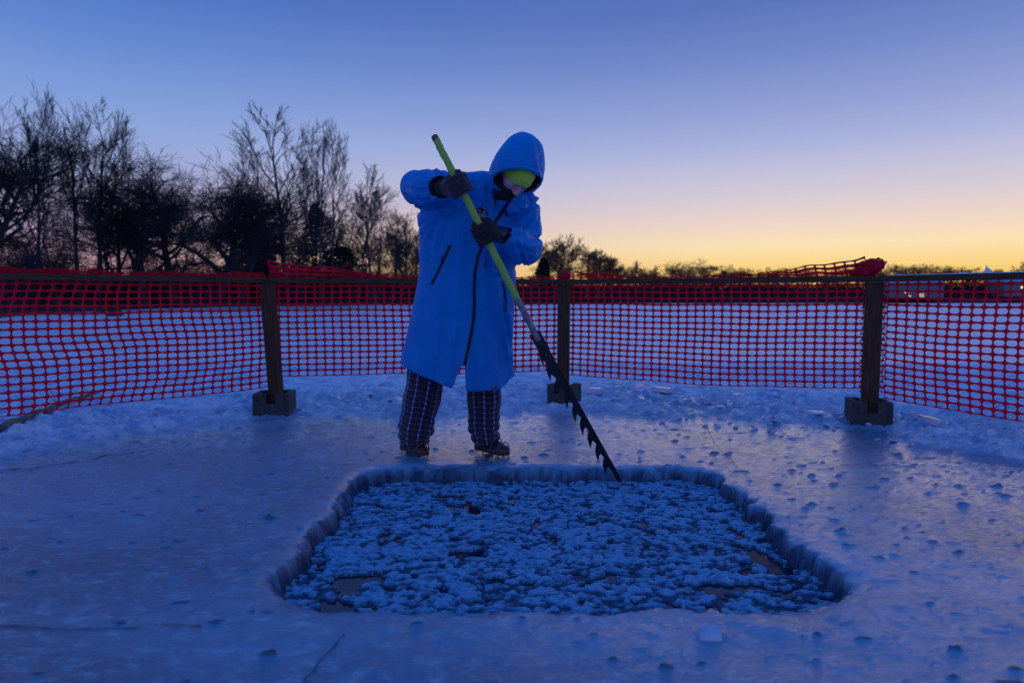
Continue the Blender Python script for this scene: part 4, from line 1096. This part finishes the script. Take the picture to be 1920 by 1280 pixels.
# --- hood
HOOD = [(249, 974, 984, 3.57, .03), (252, 967, 992, 3.565, .06), (257, 958, 1001, 3.56, .095), (265, 949, 1011, 3.56, .125), (276, 940, 1018, 3.56, .15), (290, 930, 1021, 3.56, .165), (305, 922, 1022, 3.56, .172), (320, 917, 1022, 3.56, .175),
        (335, 916, 1020, 3.57, .175), (347, 918, 1015, 3.58, .17), (358, 924, 1003, 3.60, .15), (366, 932, 985, 3.61, .12), (371, 940, 972, 3.62, .08)]
def hood_parts(X, Y, Z):
    o_ = loft(X, Y, Z, HOOD, 2.15)
    return o_
def hood_sd(X, Y, Z):
    o_ = hood_parts(X, Y, Z)
    o_ = o_ + .005 * (vn3(X * 9, Y * 9, Z * 7, 61) - .5)
    d = np.maximum(o_, -(o_ + .017))
    px, py = pxg(X, Y, Z)
    qx = (px - 971) * math.cos(.07) + (py - 341) * math.sin(.07); qy = -(px - 971) * math.sin(.07) + (py - 341) * math.cos(.07)
    top = np.where(qy < 0, 24.5, 23.0)
    lens = ((np.abs(qx) / 47.5) ** 2.0 + (np.abs(qy) / top) ** 2.0) ** .5 - 1
    lens = lens * 24 / 365
    d = smax(d, -np.maximum(lens, Y - 3.57), .009)
    # stiffened brim
    brim = np.sqrt((np.maximum(np.abs(lens - .006) - .004, 0)) ** 2 + np.maximum(np.abs(o_ + .005) - .006, 0) ** 2) - .0035
    brim = np.maximum(brim, Y - 3.52)
    return smin(d, brim, .006)
V, Fq = surf(hood_sd, *grid((-.17, 3.34, 1.40), (.21, 3.78, 1.80), .0052))
nrmV = vnormals(V, Fq); vx, vy = pxof(V); outer = loft(V[:, 0], V[:, 1], V[:, 2], HOOD, 2.15) > -.009
disp = np.zeros(len(V))
for pts_, amp, wd in [([(935, 292), (955, 284), (980, 280)], -.004, 3.5), ([(932, 322), (950, 310), (990, 308)], .003, 5), ([(1004, 262), (1010, 280), (1014, 300)], -.006, 4), ([(998, 270), (1003, 300), (1012, 325)], .006, 4), ([(1016, 290), (1012, 312), (1018, 330)], -.005, 3.5),
                      ([(985, 252), (1000, 275), (1004, 300)], -.003, 4), ([(928, 300), (926, 330)], -.004, 3), ([(960, 262), (950, 285), (945, 305)], .003, 5)]:
    disp += amp * np.exp(-(polyd(vx, vy, pts_) / wd) ** 2)
disp += (vn3(V[:, 0] * 22, V[:, 1] * 22, V[:, 2] * 16, 71) - .5) * .0035
V = V + nrmV * (disp * outer * sstep(3.62, 3.5, V[:, 1]))[:, None]
fc = V[Fq].mean(1)
hood = mesh('hood', V, Fq, [mcoat, mlin], parent=man, smooth=True, mi=(loft(fc[:, 0], fc[:, 1], fc[:, 2], HOOD, 2.15) < -.0115).astype(int))

# --- hat and neck gaiter
def hat_sd(X, Y, Z):
    a, b, c = hl(X, Y, Z)
    d = ell(a, b, c, (0, .034, -.009), (.083, .098, .110))
    lim = .017 + .10 * (c - .08) * -1
    lim = np.where(c > 0, .012 + .08 * c, .012 + .35 * c) - .35 * np.abs(a) 
    d = smax(d, lim - b, .006)
    band = np.maximum(ell(a, b, c, (0, .032, -.008), (.086, .100, .113)), np.maximum(lim - b, b - lim - .040))
    d = smin(d, band, .005)
    return d
V, Fq = surf(hat_sd, *grid((HC.x - .15, HC.y - .16, HC.z - .16), (HC.x + .15, HC.y + .16, HC.z + .17), .004))
mesh('hat', V, Fq, mhat, parent=man, smooth=True)
def gait_sd(X, Y, Z):
    a, b, c = hl(X, Y, Z)
    d = ell(a, b, c, (0, -.062, .030), (.067, .068, .070))
    d = smin(d, ell(a, b, c, (0, -.085, .066), (.036, .034, .032)), .02)
    d = smax(d, b + .036, .006)
    nk = (HC - fh * .01 - uh * .06)
    d = smin(d, chain(X, Y, Z, [(nk.x, nk.y, nk.z, .066), C4(940, 372, 3.66, .075)]), .03)
    return smax(d, b + .034, .006)
V, Fq = surf(gait_sd, *grid((-.2, 3.38, 1.30), (.2, 3.8, 1.62), .006))
mesh('neck_gaiter', V, Fq, mgait, parent=man, smooth=True)

# --- plaid trousers
def plaid():
    m = bpy.data.materials.new('plaid_flannel'); m.use_nodes = True; t = m.node_tree; n = t.nodes; l = t.links; b = n['Principled BSDF']
    def at(k): a = n.new('ShaderNodeAttribute'); a.attribute_name = k; return a.outputs['Fac']
    def mm(op, a, b_=None):
        x = n.new('ShaderNodeMath'); x.operation = op
        for i, v in enumerate((a, b_)):
            if v is None: continue
            if isinstance(v, (int, float)): x.inputs[i].default_value = v
            else: l.new(v, x.inputs[i])
        return x.outputs[0]
    def stripe(src, per, wd, ph):
        f_ = mm('FRACT', mm('ADD', mm('DIVIDE', src, per), ph)); d_ = mm('ABSOLUTE', mm('SUBTRACT', f_, .5))
        x = n.new('ShaderNodeMapRange'); l.new(d_, x.inputs[0]); x.inputs[1].default_value = wd / per / 2 * 1.5; x.inputs[2].default_value = wd / per / 2 * .6
        return x.outputs[0]
    def mix(f_, a, b_):
        x = n.new('ShaderNodeMix'); x.data_type = 'RGBA'; l.new(f_, x.inputs['Factor'])
        for k, v in (('A', a), ('B', b_)):
            if isinstance(v, tuple): x.inputs[k].default_value = v + (1,)
            else: l.new(v, x.inputs[k])
        return x.outputs['Result']
    u, v_ = at('u'), at('v')
    base = mix(mm('MULTIPLY', stripe(u, .062, .03, .2), .8), (.008, .007, .022), (.040, .007, .024))
    c = mix(mm('MULTIPLY', stripe(v_, .031, .0045, 0), .75), base, (.15, .09, .14))
    c = mix(mm('MULTIPLY', stripe(u, .062, .007, .0), .8), c, (.15, .18, .42))
    c = mix(mm('MULTIPLY', stripe(u, .062, .003, .5), .6), c, (.14, .06, .12))
    c = mix(mm('MULTIPLY', mm('MULTIPLY', stripe(v_, .031, .0055, 0), stripe(u, .062, .0085, 0)), .9), c, (.42, .45, .85))
    l.new(c, b.inputs['Base Color']); b.inputs['Roughness'].default_value = .9; b.inputs['Sheen Weight'].default_value = .3
    return m
mpl = plaid()
LEGS = [[C4(812, 640, 3.94, .11), C4(800, 700, 3.94, .108), C4(791, 750, 3.95, .103), C4(780, 800, 3.97, .099), C4(776, 822, 3.985, .086), C4(777, 838, 3.99, .062)],
        [C4(900, 640, 3.94, .11), C4(906, 700, 3.94, .10), C4(908, 750, 3.95, .096), C4(907, 795, 3.97, .089), C4(911, 822, 3.985, .079), C4(914, 837, 3.99, .066)]]
def trous_sd(X, Y, Z):
    a = chain(X, Y, Z, LEGS[0], .02); b = chain(X, Y, Z, LEGS[1], .02); d = np.minimum(a, b)
    d = smin(d, chain(X, Y, Z, [C4(840, 600, 3.94, .13), C4(895, 600, 3.94, .13)]), .06)
    low = sstep(.30, .12, Z)
    d = d + .006 * np.sin(Z * 105 + X * 22 + 1.5 * np.sin(X * 31 + Y * 20)) * low + .010 * (vn3(X * 14, Y * 14, Z * 14, 51) - .5)
    return d
V, Fq = surf(trous_sd, *grid((-.76, 3.78, .06), (.02, 4.12, 1.0), .0075))
side = np.where(V[:, 0] < -.36, 0, 1)
uu = np.zeros(len(V)); vv_ = np.zeros(len(V))
for k in (0, 1):
    lz = sorted([(q[2], q[0], q[1]) for q in LEGS[k]]); lz = np.array(lz); m_ = side == k
    cx = np.interp(V[m_, 2], lz[:, 0], lz[:, 1]); cy = np.interp(V[m_, 2], lz[:, 0], lz[:, 2])
    uu[m_] = np.arctan2(V[m_, 0] - cx, -(V[m_, 1] - cy)) * .095 + .4 * (V[m_, 2]) * (.05 if k else .0) + .02 * k
    vv_[m_] = V[m_, 2] + .25 * (V[m_, 0] - cx) * (1 if k == 0 else -.3) + .006 * np.sin(V[m_, 0] * 40)
mesh('trousers', V, Fq, mpl, parent=man, smooth=True, attrs={'u': uu, 'v': vv_})

# --- boots with ice cleats
mboot = mat('dark_maroon_boot', (.020, .008, .012), .55, (.045, .010, .018), 20, .3, 60); msole = mat('boot_sole', (.05, .04, .035), .8)
mtoe = mat('red_boot_toe', (.09, .008, .014), .5); mclt = mat('rubber_cleat', (.12, .10, .11), .45); mst = mat('steel_spike', (.35, .33, .33), .35, metal=1)
for bi, (hx, hy, tx, ty) in enumerate(FEET):
    ax = Vector((tx - hx, ty - hy, 0)); ln = ax.length; ax.normalize(); sd_ = Vector((-ax.y, ax.x, 0)); O = Vector((hx, hy, 0))
    def W3(a, s, z): q = O + ax * a + sd_ * s; return (q.x, q.y, z + .016)
    def loc(X, Y, Z): return (X - O.x) * ax.x + (Y - O.y) * ax.y, (X - O.x) * sd_.x + (Y - O.y) * sd_.y, Z - .016
    def boot_sd(X, Y, Z):
        a, s, z = loc(X, Y, Z); t = a / ln
        wd = np.interp(t, [-.05, .1, .35, .7, .9, 1.05], [.026, .036, .034, .047, .041, .018]); hg = np.interp(t, [-.05, .1, .3, .5, .75, .95, 1.05], [.10, .12, .12, .085, .062, .050, .03])
        q = ((np.abs(s) / wd) ** 2.6 + (np.abs((z - .0) / hg)) ** 2.6) ** (1 / 2.6) - 1
        d = q * .035; d = smax(d, -z, .004); d = smax(d, np.maximum(-a - .008, a - ln - .006), .012)
        return smin(d, chain(a, s, z, [(.07, 0, .07, .042), (.065, 0, .14, .045)]), .02)
    c = O + ax * ln / 2
    V, Fq = surf(boot_sd, *grid((c.x - .2, c.y - .2, 0.002), (c.x + .2, c.y + .2, .18), .0055))
    fc = V[Fq].mean(1); a, s, z = loc(fc[:, 0], fc[:, 1], fc[:, 2])
    bo = mesh('boot', V, Fq, [mboot, msole, mtoe], parent=man, smooth=True, mi=np.where(z < .018, 1, np.where((a > ln * .80) & (z < .06), 2, 0)))
    T = Tubes()
    def loop(pts, r): T.add(np.array([W3(*q) for q in pts]), np.full(len(pts), r), 6)
    per = [(ln * t_, s_ * np.interp(t_, [0, .1, .35, .7, .9, 1.0], [.02, .039, .038, .050, .044, .02]), .022 + .010 * math.sin(t_ * 9)) for t_, s_ in [(0, 1), (.1, 1), (.35, 1), (.7, 1), (.9, 1), (1.0, 1), (1.0, -1), (.9, -1), (.7, -1), (.35, -1), (.1, -1), (0, -1), (0, 1)]]
    loop(per, .0038)
    for t_, h_ in ((.62, .078), (.84, .060)):
        wq = float(np.interp(t_, [.35, .7, .9], [.038, .050, .044])); loop([(ln * t_ * (1 + .1 * math.sin(k)), wq * 1.03 * math.cos(k), .012 + h_ * math.sin(k) ** .8) for k in np.linspace(0.001, math.pi - .001, 11)], .0036)
    loop([(ln * .62, .045, .05), (ln * .74, .0, .066), (ln * .84, -.04, .042)], .003)
    cl = T.build('ice_cleat', mclt, bo)
    T = Tubes()
    for t_ in (.08, .28, .60, .78, .94):
        for s_ in (-.026, .026):
            q = np.array(W3(ln * t_, s_, 0)); T.add(np.array([q + [0, 0, .006], q - [0, 0, .006], q - [0, 0, .020]]), [.0042, .0036, .0008], 5)
    T.build('cleat_spikes', mst, bo)

# ------------------------------------------------------------------ the ice saw and the gloved hands on it
A0 = P(813, 253, 3.36); A1 = P(1004, 627, 3.43); A2 = P(1163, 905, 3.50)
ax1 = (A1 - A0).normalized(); ax2 = (A2 - A1).normalized()
saw = empty('ice_saw', A2)
tag(saw, 'long ice saw with lime wrapped pole and black hooked blade, slanting into the hole', 'saw')
mlime = mat('lime_grip_tape', (.30, .50, .06), .8, (.38, .62, .09), 40, .8, 160, bdist=.0015)
mpole = mat('worn_grey_pole', (.17, .13, .13), .6, (.36, .31, .33), 30, .4, 60); mcap = mat('brown_pole_cap', (.16, .09, .07), .7)
mbl = mat('black_saw_steel', (.006, .006, .010), .42, (.012, .012, .018), 30, spec=.4); msteel = mat('bare_steel', (.45, .44, .46), .3, metal=1)
LNH = (A1 - A0).length
def pt(a, b, t): return np.array(a.lerp(b, t))
T = Tubes(); n = 60; ts = np.linspace(.02, .815, n)
T.add(np.array([pt(A0, A1, t) + np.array([.001 * math.sin(t * 60), 0, 0]) for t in ts]), .0176 + .0004 * np.sin(ts * LNH / .045 * 6.28) + .0006 * np.random.RandomState(2).randn(n), 16)
T.build('grip_wrap', mlime, saw)
T = Tubes(); T.add(np.array([pt(A0, A1, t) for t in (.0, .003, .008, .025)]), [.006, .014, .0168, .0175], 16); T.build('end_cap', mcap, saw)
T = Tubes(); T.add(np.array([pt(A0, A1, t) for t in (.80, .9, 1.0, 1.03)]), [.0158, .0158, .0158, .015], 16); T.build('pole', mpole, saw)
# blade outline in its own plane: s along, n towards the teeth (viewer's left)
vw = (A1 - Vector((0, 0, CAMZ))).normalized(); nn_ = ax2.cross(vw).normalized()
if nn_.x > 0: nn_ = -nn_
tn = ax2.cross(nn_).normalized(); mpp = 3.46 / F
LB = (A2 - A1).length
def edge_l(s): return float(np.interp(s / mpp, [0, 8, 60, 95, 130, 300, 320], [9.5, 10, 9.5, 7, 4.2, 3.6, 2.5]))
def edge_r(s): return float(np.interp(s / mpp, [0, 100, 300, 322], [9, 7.5, 6.4, 4.5]))
out_l = [(-.006, 7), (.0, 11)]
pitch = 30.2 * mpp; tips = [262 * mpp + (k - 6.55) * pitch for k in range(9)]
pl_ = [( -.002, 9.5)]
cur = 0
for k, tp in enumerate(tips):
    sc = .55 if k == 0 else (.8 if k == 1 else 1)
    b0 = tp - 33 * mpp
    if tp > LB - .004: break
    pl_ += [(b0, edge_l(b0)), (tp - 28 * mpp, edge_l(b0) + 4.8 * sc), (tp - 21 * mpp, edge_l(b0) + 9 * sc), (tp - 10 * mpp, edge_l(b0) + 11.6 * sc), (tp, edge_l(b0) + 13.2 * sc), (tp - 7 * mpp, edge_l(b0) + 8.4 * sc), (tp - 11.5 * mpp, edge_l(b0) + 4.6 * sc), (tp - 13.5 * mpp, edge_l(b0) + 1.6), (tp - 6 * mpp, edge_l(b0) - .6)]
pl_ += [(LB * .985, 3.4), (LB, 0)]
right = [(LB * .995, -5.0), (LB * .93, -6.0), (LB * .6, -6.8), (LB * .3, -7.6), (-.002, -9)]
outline = pl_ + right
bm = bmesh.new()
f1 = [bm.verts.new(A1 + ax2 * s + nn_ * (w_ * mpp) - tn * .0016) for s, w_ in outline]
fa = bm.faces.new(f1); bmesh.ops.triangulate(bm, faces=[fa]); 
ret = bmesh.ops.extrude_face_region(bm, geom=list(bm.faces)); bmesh.ops.translate(bm, verts=[e for e in ret['geom'] if isinstance(e, bmesh.types.BMVert)], vec=tn * .0032)
bmesh.ops.recalc_face_normals(bm, faces=bm.faces)
bl_ = bmobj('blade', bm, mbl, saw)
bm = bmesh.new(); R3m = Matrix((ax2, nn_, tn)).transposed()
box_bm(bm, A1 + ax2 * .045, (.115, .056, .014), R3m, bev=.002); bmobj('blade_socket', bm, mbl, saw)
for (s, w_) in ((.05, 0), (.115, 1.5)):
    T = Tubes(); c = A1 + ax2 * s + nn_ * w_ * mpp; dv = -tn if tn.y > 0 else tn
    T.add(np.array([c - dv * .011, c + dv * .009, c + dv * .0105]), [.0042, .0042, .002], 10); T.build('bolt', msteel, saw)
T = Tubes(); c = np.array(A1 + ax2 * .01 + nn_ * .026)
T.add(np.array([c, c + [-.018, -.005, .012], c + [-.024, -.006, -.02], c + [-.016, -.006, -.05], c + [-.004, -.004, -.075]]), [.001] * 5, 4); T.build('safety_wire', msteel, saw)

def hand(px, py, d, sgn, wrist, m, m2, flip=1):
    """glove closed round the pole; sgn -1: the hand comes from the viewer's left"""
    t = (py - 253) / (627 - 253); c0_ = A0.lerp(A1, t); a = ax1; cm = (Vector((0, 0, CAMZ)) - c0_).normalized(); nF = (cm - a * cm.dot(a)).normalized(); s = a.cross(nF).normalized()
    if s.x < 0: s = -s
    def Wp(q, n_, ta, r): w_ = c0_ + s * (q * -sgn) + nF * n_ + a * ta; return (w_.x, w_.y, w_.z, r)
    wr = Vector(wrist)
    lens_ = [.94, 1.05, 1.0, .86]
    def sdf(X, Y, Z):
        d_ = None
        for i in range(4):
            ta = (-.037 + i * .0245) * flip; g_ = lens_[i]; r = .0146 - .0008 * (i == 3)
            K = Wp(-.040, .024, ta, .0165)
            q = chain(X, Y, Z, [K, Wp(-.012, .041 * g_, ta, r), Wp(.026, .036, ta, r), Wp(.040, .006, ta, r * .96), Wp(.024 * g_, -.022, ta, r * .9)], .004)
            mc = chain(X, Y, Z, [(wr.x, wr.y, wr.z, .030), K])
            q = smin(q, mc, .010); d_ = q if d_ is None else smin(d_, q, .0045)
        th = chain(X, Y, Z, [(wr.x, wr.y, wr.z, .028), Wp(-.045, -.010, -.045 * flip, .019), Wp(-.016, -.024, -.060 * flip, .0155), Wp(.014, -.010, -.064 * flip, .0145), Wp(.026, .012, -.058 * flip, .0135)], .006)
        d_ = smin(d_, th, .008)
        return d_
    V, Fq = surf(sdf, *grid((c0_.x - .15, c0_.y - .11, c0_.z - .13), (c0_.x + .15, c0_.y + .12, c0_.z + .13), .0032))
    nv_ = vnormals(V, Fq); V = V + nv_ * ((vn3(V[:, 0] * 160, V[:, 1] * 160, V[:, 2] * 160, 3) - .5) * .0028)[:, None]
    return mesh('glove', V, Fq, m, parent=man, smooth=True), wr
gl, wr = hand(850, 345, 3.40, -1, P(829, 353, 3.435), mglv, mblk)
T = Tubes(); w0 = Vector(P(836, 351, 3.41)); w1 = Vector(RSL[-1][:3]) + Vector((0, .03, 0))
ks = np.linspace(0, 1, 9); T.add(np.array([np.array(w0.lerp(w1, k)) for k in ks]), .041 + .010 * ks + .0015 * np.sin(ks * 30), 18); T.build('glove_cuff', mglk, gl)
gl2, wr2 = hand(908, 435, 3.42, 1, P(936, 440, 3.455), mglk, mblk)
T = Tubes(); w0 = Vector(P(928, 438, 3.43)); w1 = Vector(LSL[-1][:3]) + Vector((.01, .03, 0))
T.add(np.array([np.array(w0.lerp(w1, k)) for k in ks]), .038 + .008 * ks + .0015 * np.sin(ks * 30), 18)
mgloss = mat('glossy_glove_cuff', (.012, .012, .018), .22, bump=.5, bscale=60); T.build('glove_cuff', mgloss, gl2)
